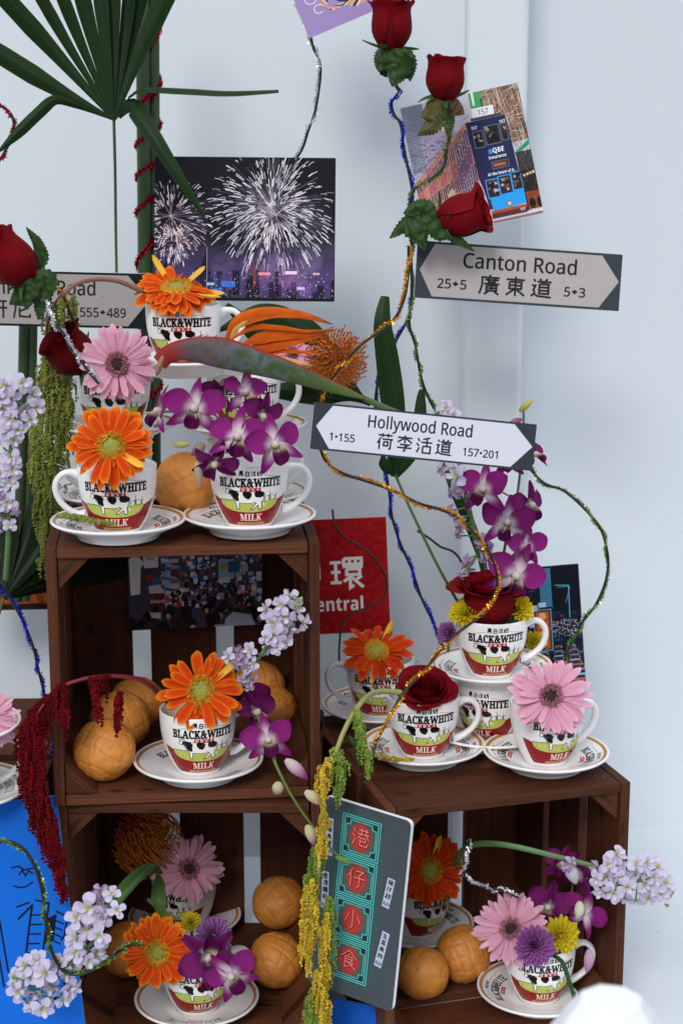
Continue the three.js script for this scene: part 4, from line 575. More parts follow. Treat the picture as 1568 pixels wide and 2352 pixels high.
// stock: spike of ruffled lilac florets
const stockGeo = [0, 1, 2, 3].map((k) => { const L = [];
  for (let i = 0; i < 4; i++) { const g = petal(1, rr(0.66, 0.86), { base: 0.22, wide: 0.62, bend: rr(0.1, 0.75), lift: rr(0.2, 0.5), cup: rr(-0.15, 0.3), wave: 0.09, ph: rnd() * 6, notch: 0.06, ridge: 0.02, nl: 7, nw: 5, twist: rr(-0.4, 0.4), col: (s, t) => mix3([0.38, 0.46, 0.10], mix3([0.67, 0.62, 0.76], [0.50, 0.41, 0.64], 0.45 * streak(s, 8)), smooth(0.02, 0.26, t)) }); g.rotateY(i * 1.5708 + rr(-0.35, 0.35)); L.push(g); }
  for (let i = 0; i < 3; i++) { const g = petal(0.5, 0.4, { base: 0.4, bend: -0.2, lift: 1.1, cup: 0.5, nl: 5, nw: 3, col: (s, t) => mix3([0.45, 0.5, 0.14], [0.72, 0.66, 0.8], smooth(0.1, 0.6, t)) }); g.rotateY(i * 2.1 + k); L.push(g); }
  return merge(L); });
const wiltGeo = [0, 1].map((k) => { const L = []; for (let i = 0; i < 5; i++) { const g = petal(0.8, 0.5, { base: 0.4, bend: 1.1, lift: 0.4, cup: 0.9, wave: 0.22, ph: rnd() * 6, nl: 8, nw: 5, twist: rr(-1.4, 1.4), col: (s, t) => mix3([0.42, 0.40, 0.22], [0.50, 0.38, 0.56], smooth(0.0, 0.3, t)) }); g.rotateY(i * 1.2566 + rr(-0.4, 0.4)); L.push(g); } return merge(L); });
function stock(label, path, florets, d, o = {}) { // path from base to tip
  const p0 = at(path[0][0], path[0][1], path[0][2] ?? d), t = thing('stock_flower', label, 'flower', 'lilac stock spikes', p0); t.updateMatrixWorld();
  const P = path.map((q) => t.worldToLocal(at(q[0], q[1], q[2] ?? d))), cv = curve(P); part('stem', tube(cv, (v) => (o.thick ?? 0.0036) * (1 - 0.5 * v), 26, 8), std({ color: lin(0.09, 0.19, 0.06), roughness: 0.5 }), t);
  for (const [x, y, r, wilt] of florets) { const w = at(x + rr(-2, 2), y, d + (o.back ?? 0) + rr(-0.02, 0.005)), l = t.worldToLocal(w.clone()); let best = 0, bd = 9; for (let k = 0; k <= 20; k++) { const e = cv.getPoint(k / 20).distanceTo(l); if (e < bd) { bd = e; best = k / 20; } } const q = cv.getPoint(best), out = l.clone().sub(q).normalize().multiplyScalar(0.8).add(V(rr(-0.3, 0.3), rr(-0.2, 0.4), rr(0.35, 1.0)));
    const f = part('floret', wilt ? wiltGeo[(rnd() * 2) | 0] : stockGeo[(rnd() * 4) | 0], petalMat, t); f.position.copy(l); face(f, out, rnd() * 6); f.scale.setScalar(r * rr(0.86, 1.2) / perM(w)); part('floret_stalk', tube([q, l.clone().lerp(q, 0.4), l], 0.0011, 5, 5), std({ color: lin(0.14, 0.24, 0.08), roughness: 0.5 }), t); }
  for (const [x, y, r] of o.buds ?? []) { const w = at(x, y, d - 0.008); const b = part('bud', paint(new THREE.IcosahedronGeometry(1, 1).scale(0.6, 1, 0.6), (i) => mix3([0.22, 0.3, 0.14], [0.42, 0.5, 0.24], rnd())), petalMat, t); b.position.copy(t.worldToLocal(w.clone())); b.scale.setScalar(r / perM(w)); b.rotation.set(rr(-0.5, 0.5), 0, rr(-1, 1)); }
  return t;
}
function scatter(n, cx, cy, rx, ry, r0, r1, wilt) { const out = []; n = Math.ceil(n * 0.8); let k = 0; while (out.length < n && k++ < 4000) { const a = rnd() * 6.283, q = Math.sqrt(rnd()), x = cx + Math.cos(a) * rx * q, y = cy + Math.sin(a) * ry * q; if (out.every((e) => Math.hypot(e[0] - x, e[1] - y) > r0 * 1.12)) out.push([x, y, rr(r0, r1), wilt && rnd() < wilt]); } return out; }
// amaranth: drooping tassels of tiny clustered grains
const grain = plain(new THREE.IcosahedronGeometry(1, 0));
function amaranth(label, stem, strands, colors, o = {}) {
  const d = o.d, p0 = at(stem[0][0], stem[0][1], stem[0][2] ?? d), t = thing('amaranth', label, 'plant', 'hanging amaranth', p0); t.updateMatrixWorld(); const loc = (q) => t.worldToLocal(at(q[0], q[1], q[2] ?? d));
  part('stem', tube(stem.map(loc), (v) => (o.thick ?? 0.003) * (1 - 0.55 * v), 30, 7), std({ color: lin(...(o.stemColor ?? [0.2, 0.22, 0.07])), roughness: 0.5 }), t);
  for (const st of strands) { const cv = curve(st.p.map(loc)), len = cv.getLength(), n = Math.round(len * (st.dens ?? 5200)), P = [], N = [], C = [], gp = grain.attributes.position, gn = grain.attributes.normal, pm = perM(p0);
    part('tassel_stem', tube(cv, 0.0009, 16, 5), std({ color: lin(...(o.stemColor ?? [0.2, 0.22, 0.07])), roughness: 0.6 }), t);
    const R0 = st.w / pm / 2, ax = V(0.6, 0.8, 0), size = o.size ?? 0.0021, gravity = o.flat ? 0.1 : 1, twigs = Math.max(3, Math.round(len * (o.twigs ?? 520) * (0.5 + R0 / 0.018)));
    for (let k = 0; k < twigs; k++) { // short side tassels, each a string of knotted grains
      const tt = (k + rnd()) / twigs, q = cv.getPointAt(tt), a = rnd() * 6.283, ww = R0 * (0.55 + 0.45 * Math.sin(Math.PI * clamp(tt * 0.85 + 0.15))), r = ww * rr(0.2, 1.1), L = (o.twigLen ?? 0.022) * rr(0.4, 1.3) * (1 - 0.4 * tt), ex = V(Math.cos(a) * r, 0, Math.sin(a) * r * 0.7), tone = rr(0.65, 1.25), base = mix3(colors[0], colors[1], rnd()), knots = Math.max(3, Math.round(L / size / 0.85));
      for (let m = 0; m < knots; m++) { const f = m / (knots - 1), kc = q.clone().addScaledVector(ex, Math.sin(Math.min(1, f * 1.6) * 1.57)).add(V(rr(-1, 1) * size * 0.5, -L * f * f * gravity + L * 0.12 * Math.sin(f * 3) * gravity, rr(-1, 1) * size * 0.5)), kr = size * rr(0.5, 1.15) * (1.1 - 0.5 * f);
        for (let z = 0; z < 6; z++) { const dv = V(rr(-1, 1), rr(-1, 1), rr(-1, 1)).normalize().multiplyScalar(kr), s = size * rr(0.38, 0.72), rx = rnd() * 3, col = (rnd() < 0.1 ? colors[2] : base).map((c) => c * tone * rr(0.85, 1.15));
          for (let j = 0; j < gp.count; j++) { const e = V(gp.getX(j), gp.getY(j), gp.getZ(j)).applyAxisAngle(ax, rx), nn = V(gn.getX(j), gn.getY(j), gn.getZ(j)).applyAxisAngle(ax, rx); P.push(kc.x + dv.x + e.x * s, kc.y + dv.y + e.y * s, kc.z + dv.z + e.z * s); N.push(nn.x, nn.y, nn.z); C.push(...col); } } } }
    const g = new THREE.BufferGeometry(); g.setAttribute('position', new THREE.Float32BufferAttribute(P, 3)); g.setAttribute('normal', new THREE.Float32BufferAttribute(N, 3)); g.setAttribute('color', new THREE.Float32BufferAttribute(C, 3)); part('tassel', g, phys({ vertexColors: true, roughness: 0.85, specularIntensity: 0.15 }), t, true); }
  for (const [a, w] of o.leaves ?? []) part('leaf', ribbon(a, w, { d, fold: 0.3, nl: 12 }), leafMat, t).applyMatrix4(new THREE.Matrix4().copy(t.matrixWorld).invert());
  return t;
}
// pincushion: many bowed styles with red tips
function pincushion(px, py, d, radius, n, label, o = {}) {
  const p = at(px, py, d), R = radius / perM(p), t = thing('pincushion_flower', label, 'flower', 'pincushion flowers', p); face(t, V(...n), 0);
  part('head', paint(new THREE.SphereGeometry(R * 0.4, 18, 12).scale(1, 1, 1).translate(0, -R * 0.25, 0), (i) => mix3([0.16, 0.05, 0.01], [0.3, 0.13, 0.02], rnd())), colored({ roughness: 0.9 }), t); const L = [], tips = [];
  for (let i = 0; i < 210; i++) { const y = 1 - 1.15 * (i + 0.5) / 210, a = i * 2.39996, rad = Math.sqrt(Math.max(0, 1 - y * y)), dir = V(Math.cos(a) * rad, y, Math.sin(a) * rad), up = V(0, 1, 0), b = dir.clone().multiplyScalar(R * 0.45).add(V(0, -R * 0.25, 0)), m = dir.clone().multiplyScalar(R * rr(0.86, 0.95)).add(V(0, -R * 0.12, 0)), e = dir.clone().lerp(up, 0.35).normalize().multiplyScalar(R * rr(0.98, 1.1)); e.add(V(rr(-1, 1), rr(-1, 1), rr(-1, 1)).multiplyScalar(R * 0.08)); e.y += R * 0.02;
    const g = tube([b, m, e], R * 0.017, 6, 4); paint(g, (k) => mix3([0.50, 0.20, 0.015], [0.80, 0.24, 0.012], k / g.attributes.position.count)); L.push(g); const tp = new THREE.IcosahedronGeometry(R * 0.028, 0).translate(e.x, e.y, e.z); paint(tp, [0.5, 0.05, 0.012]); L.push(tp); }
  part('styles', merge(L), colored({ roughness: 0.5 }), t, true); part('stem', tube([V(0, -R * 0.7, 0), V(0.002, -R * 1.6, 0)], 0.004, 6, 8), stemMat, t); return t;
}
// ---------------------------------------------------------------- tinsel and wire
const tinselMat = {}; for (const [k, c] of Object.entries({ silver: [0.8, 0.82, 0.85], blue: [0.02, 0.07, 0.7], gold: [0.85, 0.45, 0.03], green: [0.26, 0.42, 0.1], red: [0.5, 0.01, 0.05] })) tinselMat[k] = std({ color: lin(...c), metalness: 0.9, roughness: 0.25 });
const wireMat = std({ color: lin(0.012, 0.01, 0.01), roughness: 0.4 });
function tinselGeo(cv, o) { // spiral of foil slivers round a curve
  const len = cv.getLength(), n = Math.round(len * (o.dens ?? 5200)), P = [], fr = cv.computeFrenetFrames(160, false), turns = len * (o.turns ?? 26), R = o.r ?? 0.0025, F = o.foil ?? 0.0031;
  for (let i = 0; i < n; i++) { const t = (i + rnd()) / n, k = Math.min(160, Math.round(t * 160)), N = fr.normals[k], B = fr.binormals[k], a = t * turns * 6.283 + (o.ph ?? 0) + Math.sin(t * 17) * 1.5, c = cv.getPointAt(clamp(t)).addScaledVector(N, Math.cos(a) * R).addScaledVector(B, Math.sin(a) * R), dir = V(rr(-1, 1), rr(-1, 1), rr(-1, 1)).normalize(), l = F * rr(0.5, 1.3), s = V(rr(-1, 1), rr(-1, 1), rr(-1, 1)).cross(dir).normalize().multiplyScalar(0.00055), A = c.clone().addScaledVector(dir, -l), E = c.clone().addScaledVector(dir, l); P.push(...A.clone().add(s).toArray(), ...A.clone().sub(s).toArray(), ...E.toArray()); }
  const g = new THREE.BufferGeometry(); g.setAttribute('position', new THREE.Float32BufferAttribute(P, 3)); g.computeVertexNormals(); return g;
}
function wire(label, pts, d, tin, o = {}) {
  const cv = curve(pts.map((q) => at(q[0], q[1], q[2] ?? d))), t = thing('craft_wire', label, 'wire', o.group ?? 'bent black craft wires'); part('wire', tube(cv, o.w ?? 0.0016, 90, 7), wireMat, t);
  if (tin) { const names = Array.isArray(tin) ? tin : [tin]; names.forEach((nm, i) => part('tinsel', tinselGeo(cv, { ph: i * 2.5, ...o }), tinselMat[nm], t, true)); } return t;
}
// ---------------------------------------------------------------- printed cards and signs: three corners [x, y, distance]
function card(name, label, category, TL, TR, BL, map, o = {}) {
  const a = at(...TL), b = at(...TR), c = at(...BL), X = b.clone().sub(a), W = X.length(); X.normalize(); const Yv = a.clone().sub(c); Yv.addScaledVector(X, -Yv.dot(X)); const H = Yv.length(); Yv.normalize(); const Z = X.clone().cross(Yv), T = o.thick ?? 0.0022;
  const g = new THREE.Group(); g.name = numbered(name); tag(g, label, category, o.group); g.matrixAutoUpdate = true; g.position.copy(a).addScaledVector(X, W / 2).addScaledVector(Yv, -H / 2); g.quaternion.setFromRotationMatrix(new THREE.Matrix4().makeBasis(X, Yv, Z)); scene.add(g);
  const r = o.round ?? 0.0012, sh = new THREE.Shape(); sh.moveTo(-W / 2 + r, -H / 2); sh.lineTo(W / 2 - r, -H / 2); sh.quadraticCurveTo(W / 2, -H / 2, W / 2, -H / 2 + r); sh.lineTo(W / 2, H / 2 - r); sh.quadraticCurveTo(W / 2, H / 2, W / 2 - r, H / 2); sh.lineTo(-W / 2 + r, H / 2); sh.quadraticCurveTo(-W / 2, H / 2, -W / 2, H / 2 - r); sh.lineTo(-W / 2, -H / 2 + r); sh.quadraticCurveTo(-W / 2, -H / 2, -W / 2 + r, -H / 2);
  part('backing_board', new THREE.ExtrudeGeometry(sh, { depth: T, bevelEnabled: false, curveSegments: 5 }).translate(0, 0, -T), std({ color: lin(...(o.edge ?? [0.72, 0.73, 0.75])), roughness: 0.8 }), g);
  const f = new THREE.ShapeGeometry(sh, 5), p = f.attributes.position, u = f.attributes.uv; for (let i = 0; i < p.count; i++) u.setXY(i, p.getX(i) / W + 0.5, p.getY(i) / H + 0.5); f.translate(0, 0, 0.0003);
  part('printed_face', f, phys({ map, roughness: o.rough ?? 0.6, specularIntensity: o.spec ?? 0.3, clearcoat: o.coat ?? 0 }), g); return g;
}
// ---------------------------------------------------------------- cards and signs
const CG = 'printed photo cards', SG = 'street name signs';
card('photo_card', 'card with white fireworks over a purple night skyline', 'postcard', [356, 359, 2.16], [771, 363, 2.16], [353, 689, 2.13], TEX.fireworks, { group: CG, edge: [0.5, 0.5, 0.52] });
card('photo_card', 'tilted card showing tram 157 in front of bamboo scaffolding', 'postcard', [918, 249, 2.2], [1188, 190, 2.2], [984, 545, 2.18], TEX.tram, { group: CG });
card('photo_card', 'lilac card with swirling painted art hanging from a silver tinsel wire', 'postcard', [598, -190, 2.16], [816, -285, 2.16], [720, 84, 2.16], TEX.purple, { group: CG });
card('photo_card', 'card of a crowded street market, pinned inside the upper crate', 'postcard', [293, 1240, 2.135], [600, 1228, 2.165], [308, 1448, 2.135], TEX.market, { group: CG });
card('photo_card', 'card of a neon lit city street at night behind the pink gerbera', 'postcard', [1092, 1314, 2.24], [1327, 1294, 2.25], [1086, 1588, 2.22], TEX.neon, { group: CG });
card('photo_card', 'dark card with a brown wooden strip behind the lower palm fan', 'postcard', [-130, 1152, 2.26], [170, 1146, 2.26], [-130, 1404, 2.26], TEX.dark, { group: CG, edge: [0.02, 0.02, 0.02] });
card('station_card', 'red tiled station card lettered Central behind a bent black wire', 'sign', [606, 1199, 2.26], [886, 1187, 2.26], [610, 1462, 2.26], TEX.central, { group: CG, edge: [0.6, 0.3, 0.3] });
card('street_sign', 'grey street sign reading Canton Road below the sideways rose', 'sign', [959, 552, 2.12], [1429, 585, 2.14], [946, 683, 2.11], TEX.canton, { group: SG, thick: 0.004, spec: 0.25 });
card('street_sign', 'white street sign reading Hollywood Road in front of the orchids', 'sign', [722, 923, 1.86], [1232, 975, 1.87], [704, 1030, 1.85], TEX.hollywood, { group: SG, thick: 0.003, spec: 0.25 });
card('street_sign', 'street sign numbered 555 to 489 behind the leaning rose', 'sign', [-190, 616, 2.12], [348, 629, 2.12], [-196, 743, 2.12], TEX.hennessy, { group: SG, thick: 0.004, spec: 0.25 });
card('snack_board', 'teal snack board with four red neon characters and price tags', 'sign', [746, 1826, 1.86], [945, 1887, 1.80], [752, 2270, 1.84], TEX.plaque, { thick: 0.006, round: 0.008, edge: [0.78, 0.79, 0.82], rough: 0.5 });
card('blue_panel', 'bright blue panel with a black marker drawing of a stair house', 'panel', [-320, 1880, 1.85], [128, 1828, 1.85], [-300, 2440, 1.80], TEX.sketch, { thick: 0.005, edge: [0.06, 0.3, 0.7] });
card('blue_panel', 'scrap of blue panel standing under the teal snack board', 'panel', [766, 2292, 1.9], [890, 2318, 1.87], [766, 2420, 1.88], canvas(64, 64, (g, W, H) => { fill(g, '#0d55b8', 0, 0, W, H); speckle(g, W, H, 60, (x, y) => fill(g, 'rgba(255,255,255,0.05)', x, y, 5, 1)); }), { thick: 0.004, edge: [0.05, 0.25, 0.6] });

// ---------------------------------------------------------------- gerberas
const dz = (p) => -p.z;
gerbera(406, 664, 2.0, 102, [0.02, 0.9, 0.44], 'orange', 'orange gerbera lying flat on the topmost cup', { into: pA, n: 30, inner: 20, droop: 0.3 });
gerbera(270, 838, 1.905, 98, [0.1, 0.2, 0.97], 'pink', 'large pink gerbera facing forward beside the dark rose and silver tinsel', { into: pB, n: 24 });
gerbera(256, 1025, 1.83, 104, [-0.02, 0.36, 0.93], 'orange', 'bright orange gerbera with yellow tips above the amaranth strewn saucer', { into: pF, n: 20, curl: 0.16 });
gerbera(462, 1586, dz(pH) - 0.03, 104, [0.05, 0.42, 0.9], 'orange', 'ragged orange gerbera with gaps in the upper crate', { into: pH, n: 15, inner: 12, curl: 0.2 });
gerbera(434, 1996, dz(pJ) - 0.06, 86, [0.12, 0.45, 0.88], 'pink', 'pink gerbera deep in the lower crate beside the pincushion', { into: pJ, n: 24 });
gerbera(362, 2186, dz(pI) - 0.055, 92, [-0.08, 0.12, 0.98], 'orange', 'orange gerbera facing forward beside orchids in the lower crate', { into: pI, n: 24, curl: 0.1 });
gerbera(988, 1998, dz(pK) - 0.06, 90, [0.02, 0.22, 0.97], 'red', 'dark orange gerbera behind the teal snack board', { into: pK, n: 26 });
gerbera(1172, 2132, dz(pL) - 0.03, 90, [-0.15, 0.32, 0.93], 'pink', 'pink gerbera next to purple and yellow chrysanthemums', { into: pL, n: 26 });
gerbera(864, 1497, dz(pM) - 0.03, 88, [0.05, 0.86, 0.5], 'red', 'dark orange gerbera on the cup beside the red station card', { into: pM, n: 15, inner: 16, droop: 0.35 });
gerbera(1264, 1600, dz(pQ) - 0.045, 100, [0.06, 0.62, 0.78], 'pink', 'pink gerbera on the corner cup in front of the neon street card', { into: pQ, n: 24 });
gerbera(-28, 1650, dz(pR) - 0.04, 78, [0.3, 0.6, 0.74], 'pink', 'pink gerbera in the cup above the blue panel', { into: pR, n: 24 });
gerbera(672, 812, 2.06, 52, [0.2, 0.5, 0.8], 'pink', 'small pink gerbera behind the bird of paradise', { into: pC, n: 22 });

// ---------------------------------------------------------------- roses
const rleaf = (pts, w, d, o = {}) => ribbon(pts, w, { d, fold: 0.3, crinkle: 0.2, wave: 0.16, nl: 40, nw: 6, c0: [0.018, 0.042, 0.012], c1: [0.036, 0.082, 0.02], prof: (t) => Math.sin(Math.PI * clamp(t * 0.97 + 0.03) ** 0.8) ** 0.8, ...o });
rose(898, 112, 2.12, 96, [0.0, 1, 0.08], 'upright red rose bud at the tip of the blue tinsel wire', { h: 1.2, open: 0.2, leaves: [rleaf([[905, 112], [880, 140], [868, 165]], 56, 2.11), rleaf([[905, 112], [915, 150], [900, 200]], 62, 2.1), rleaf([[905, 112], [935, 135], [942, 188]], 40, 2.11), rleaf([[905, 118], [885, 165], [862, 140]], 26, 2.12)], stem: [[905, 150], [908, 198]] });
rose(1020, 228, 2.1, 92, [0.06, 1, 0.08], 'upright red rose bud above a browning leaf, overlapping the tram card', { h: 1.12, open: 0.18, leaves: [rleaf([[1016, 232], [1040, 245], [1066, 262]], 44, 2.09, { c0: [0.06, 0.035, 0.02], c1: [0.1, 0.06, 0.025] }), rleaf([[1016, 232], [990, 258], [965, 268]], 52, 2.09, { c0: [0.07, 0.07, 0.02], c1: [0.12, 0.11, 0.03] }), rleaf([[1012, 236], [998, 280], [958, 312]], 46, 2.09, { c0: [0.06, 0.06, 0.02], c1: [0.1, 0.1, 0.03] }), rleaf([[1018, 236], [1030, 275], [1028, 318]], 30, 2.09, { c0: [0.05, 0.06, 0.02] })], stem: [[1025, 262], [1030, 300]] });
rose(1010, 512, 2.08, 100, [0.92, 0.30, 0.2], 'red rose lying sideways above the grey street sign', { h: 1.2, open: 0.34, leaves: [rleaf([[1008, 500], [965, 500], [930, 545]], 62, 2.08), rleaf([[1005, 498], [950, 505], [893, 548]], 40, 2.09), rleaf([[1000, 490], [965, 530], [975, 575]], 52, 2.07), rleaf([[1000, 488], [970, 478], [925, 490]], 44, 2.08), rleaf([[1000, 505], [1030, 535], [1090, 578]], 26, 2.07), rleaf([[1000, 500], [1000, 530], [1040, 548]], 34, 2.06)], stem: [[975, 508], [948, 520]] });
rose(70, 640, 1.92, 112, [-0.62, 0.72, 0.25], 'red rose leaning out over the street sign numbered 555', { h: 1.2, open: 0.16, leaves: [rleaf([[72, 640], [95, 660], [88, 735]], 46, 1.91), rleaf([[72, 640], [50, 675], [22, 700]], 50, 1.92), rleaf([[74, 636], [110, 640], [112, 690]], 40, 1.91), rleaf([[72, 625], [96, 595], [88, 540]], 30, 1.93), rleaf([[74, 640], [65, 680], [60, 712]], 44, 1.9), rleaf([[78, 615], [90, 570], [60, 520]], 26, 1.93)], stem: [[95, 660], [103, 700]] });
rose(1124, 1432, dz(pO) - 0.005, 124, [-0.05, 1, 0.12], 'large red rose standing in the raised cup beneath the gold wire', { h: 0.95, open: 0.42, n: 34 });
rose(976, 1625, dz(pN), 108, [0, 0.86, 0.5], 'dark red rose sunk in the cup with the drooping amaranth', { h: 0.8, open: 0.3, n: 34, c0: [0.07, 0.001, 0.003], c1: [0.17, 0.003, 0.006] });
rose(196, 842, 1.955, 112, [-0.55, 0.7, 0.3], 'very dark red rose half hidden behind the large pink gerbera', { h: 0.95, open: 0.2, c0: [0.05, 0.001, 0.002], c1: [0.11, 0.002, 0.004] });

// ---------------------------------------------------------------- orchids
orchid('orchid spray spilling over the cup beside the round bun', [[545, 1080, 1.90], [525, 980, 1.9], [515, 870, 1.92]], [
  [448, 938, 1.87, 76, [-0.1, 0.1, 1], [0.1, 1, 0]], [370, 945, 1.9, 64, [-0.8, 0.2, 0.55], [0.1, 1, 0]], [545, 1005, 1.85, 72, [0.1, 0.25, 0.95], [0.2, 1, 0]], [630, 1022, 1.84, 72, [0.25, 0.1, 0.95], [-0.3, 1, 0]], [562, 905, 1.89, 62, [0.35, 0.5, 0.75], [0.1, 1, 0]], [495, 1062, 1.85, 62, [-0.2, -0.45, 0.85], [0.3, 1, 0], 0], [600, 955, 1.88, 58, [0.5, -0.1, 0.8], [0.3, 1, 0], 0], [500, 905, 1.92, 52, [0.1, 0.4, -0.6], [0.1, 1, 0], 0]],
  [[436, 1020, 396, 1024, 1.87, 15, [0.5, 0.5, 0.15], [0.45, 0.42, 0.12]], [452, 1060, 458, 1120, 1.86, 20, [0.5, 0.42, 0.3], [0.55, 0.4, 0.3]], [470, 1020, 440, 1045, 1.88, 24, [0.4, 0.3, 0.2], [0.35, 0.1, 0.22]]]);
orchid('tall orchid spray rising behind the raised rose cup', [[1140, 1400, 2.06], [1150, 1320, 2.07], [1160, 1250, 2.08], [1185, 1150, 2.09], [1200, 1010, 2.1], [1202, 930, 2.1]], [
  [1112, 1125, 2.04, 66, [-0.35, 0.15, 0.92], [0, 1, 0]], [1215, 1160, 2.05, 58, [0.65, 0.1, 0.75], [0, 1, 0], 0], [1165, 1200, 2.03, 68, [-0.15, 0.15, 0.97], [0, 1, 0]], [1205, 1258, 2.03, 56, [0.4, 0.1, 0.9], [0.1, 1, 0]], [1180, 1320, 2.02, 76, [0.25, -0.1, 0.95], [0.3, 1, 0]], [1225, 1045, 2.07, 44, [0.7, 0.4, 0.5], [0, 1, 0], 0], [1165, 1060, 2.06, 48, [0.1, 0.5, 0.8], [0, 1, 0], 0]],
  [[1192, 945, 1224, 915, 2.08, 15, [0.42, 0.42, 0.12], [0.6, 0.5, 0.14]], [1170, 975, 1198, 962, 2.08, 16, [0.35, 0.2, 0.15], [0.3, 0.05, 0.14]]]);
orchid('orchid spray hanging out of the upper crate with drooping buds', [[560, 1620, 1.97], [600, 1680, 1.87], [635, 1760, 1.83], [668, 1825, 1.82], [712, 1890, 1.82], [770, 1960, 1.81], [800, 1985, 1.81]], [
  [616, 1700, 1.84, 66, [0.05, 0.25, 0.97], [-0.2, 1, 0]], [585, 1640, 1.9, 66, [0.6, 0.5, 0.5], [0, 1, 0], 0], [570, 1610, 1.94, 60, [0.1, 0.7, 0.5], [0, 1, 0], 0]],
  [[655, 1745, 706, 1790, 1.82, 26, [0.62, 0.48, 0.5], [0.42, 0.05, 0.28]], [640, 1795, 632, 1828, 1.83, 25, [0.6, 0.55, 0.35], [0.16, 0.01, 0.07]], [700, 1818, 748, 1852, 1.81, 24, [0.66, 0.6, 0.4], [0.45, 0.08, 0.3]], [704, 1895, 722, 1942, 1.81, 24, [0.6, 0.55, 0.3], [0.55, 0.28, 0.4]], [732, 1880, 762, 1902, 1.81, 20, [0.5, 0.42, 0.12], [0.6, 0.45, 0.2]], [740, 1950, 740, 1985, 1.81, 18, [0.3, 0.45, 0.12], [0.35, 0.5, 0.14]], [770, 1968, 806, 1984, 1.80, 12, [0.14, 0.26, 0.06], [0.2, 0.3, 0.08]]]);
orchid('orchid spray facing down over the cup in the lower crate', [[470, 2190, 1.98], [478, 2150, 1.94], [488, 2180, 1.9]], [
  [478, 2196, 1.86, 78, [0.1, 0.3, 0.94], [0.05, -1, 0], 0], [530, 2240, 1.84, 70, [0.2, 0.1, 0.95], [-0.5, 0.8, 0]], [480, 2235, 1.87, 56, [-0.2, -0.4, 0.85], [0, 1, 0], 0]], []);
orchid('orchid spray behind the yellow chrysanthemum in the aslant crate', [[1300, 2190, 1.97], [1310, 2080, 1.98], [1320, 1960, 1.99]], [
  [1258, 2085, 1.95, 64, [-0.2, 0.4, 0.85], [0.2, 1, 0], 0], [1325, 2010, 1.95, 60, [0.4, 0.1, -0.6], [0.2, 1, 0], 0], [1338, 2100, 1.93, 62, [0.5, -0.2, -0.5], [0.3, 1, 0]], [1290, 1985, 1.96, 50, [-0.1, 0.5, 0.8], [0.2, 1, 0], 0]],
  [[1300, 1985, 1322, 2030, 1.93, 30, [0.75, 0.68, 0.72], [0.7, 0.66, 0.6]], [1352, 2180, 1346, 2235, 1.9, 22, [0.55, 0.35, 0.5], [0.45, 0.2, 0.35]], [1330, 2070, 1325, 2110, 1.92, 22, [0.7, 0.7, 0.5], [0.75, 0.72, 0.55]]]);

// ---------------------------------------------------------------- lilac stock
stock('lilac stock spike beside the green amaranth at the tall crate', [[15, 1330, 1.9], [20, 1240], [22, 1080], [40, 900], [45, 870]], [...scatter(16, 38, 930, 45, 62, 25, 31), ...scatter(12, 12, 1060, 36, 75, 22, 28), ...scatter(9, 10, 1180, 30, 50, 18, 24, 0.5)], 1.88);
stock('lilac stock spike reaching out of the upper crate over the buns', [[555, 1600, 1.95], [575, 1540], [615, 1480], [650, 1420], [672, 1375]], [...scatter(17, 652, 1415, 44, 52, 23, 29), ...scatter(6, 632, 1480, 24, 30, 20, 25), ...scatter(7, 556, 1512, 30, 30, 18, 24, 0.5), ...scatter(5, 570, 1556, 16, 30, 16, 20, 0.5)], 1.86, { thick: 0.003, buds: [[690, 1378, 9], [684, 1390, 8], [676, 1372, 8]] });
stock('lilac stock spike falling across the blue panel from the lower crate', [[350, 1990, 1.96], [300, 2040, 1.84], [250, 2100, 1.78], [200, 2180], [110, 2250], [40, 2280]], [...scatter(24, 105, 2260, 72, 58, 25, 32), ...scatter(10, 200, 2145, 42, 60, 28, 34), ...scatter(4, 175, 2205, 30, 24, 26, 30), ...scatter(6, 245, 2075, 28, 38, 22, 27, 0.5), [72, 2315, 20], [36, 2262, 22]], 1.745, { thick: 0.004, buds: [[38, 2238, 9], [48, 2228, 9], [58, 2240, 10], [30, 2246, 7], [50, 2252, 9], [70, 2225, 9]] });
stock('lilac stock spike arching out of the aslant crate on a long stem', [[1045, 1985, 2.06], [1066, 1950, 1.99], [1100, 1938, 1.93], [1180, 1944], [1280, 1968], [1400, 2000], [1500, 2040], [1540, 2060]], [...scatter(26, 1478, 2030, 58, 50, 22, 28), ...scatter(5, 1400, 1985, 26, 34, 24, 30), ...scatter(7, 1400, 2030, 36, 24, 20, 26), [1310, 1985, 24, 1], [1300, 1998, 18, 1], [1380, 2005, 18, 1], [1365, 1990, 16, 1]], 1.85, { thick: 0.0045, buds: [[1534, 2036, 9], [1540, 2052, 8], [1526, 2060, 9], [1530, 2078, 8], [1518, 2040, 9], [1512, 2066, 9]] });
stock('pale faded stock spike rising behind the white street sign', [[1115, 1330, 2.1], [1095, 1250], [1070, 1140], [1030, 960]], [[1022, 938, 24], [1040, 955, 22], [1002, 950, 20], [1050, 1095, 32], [1065, 1120, 26], [1040, 1130, 24, 1], [1012, 1080, 22, 1], [1085, 1130, 22, 1], [1035, 1175, 20, 1], [1055, 1210, 22, 1], [1050, 1230, 18, 1], [1110, 1245, 24, 1], [1125, 1260, 20, 1], [1070, 1300, 26, 1], [1060, 1320, 20, 1], [1072, 1285, 18, 1], [1110, 1285, 16, 1], [1048, 1195, 20, 1]], 2.06, { thick: 0.0042 });

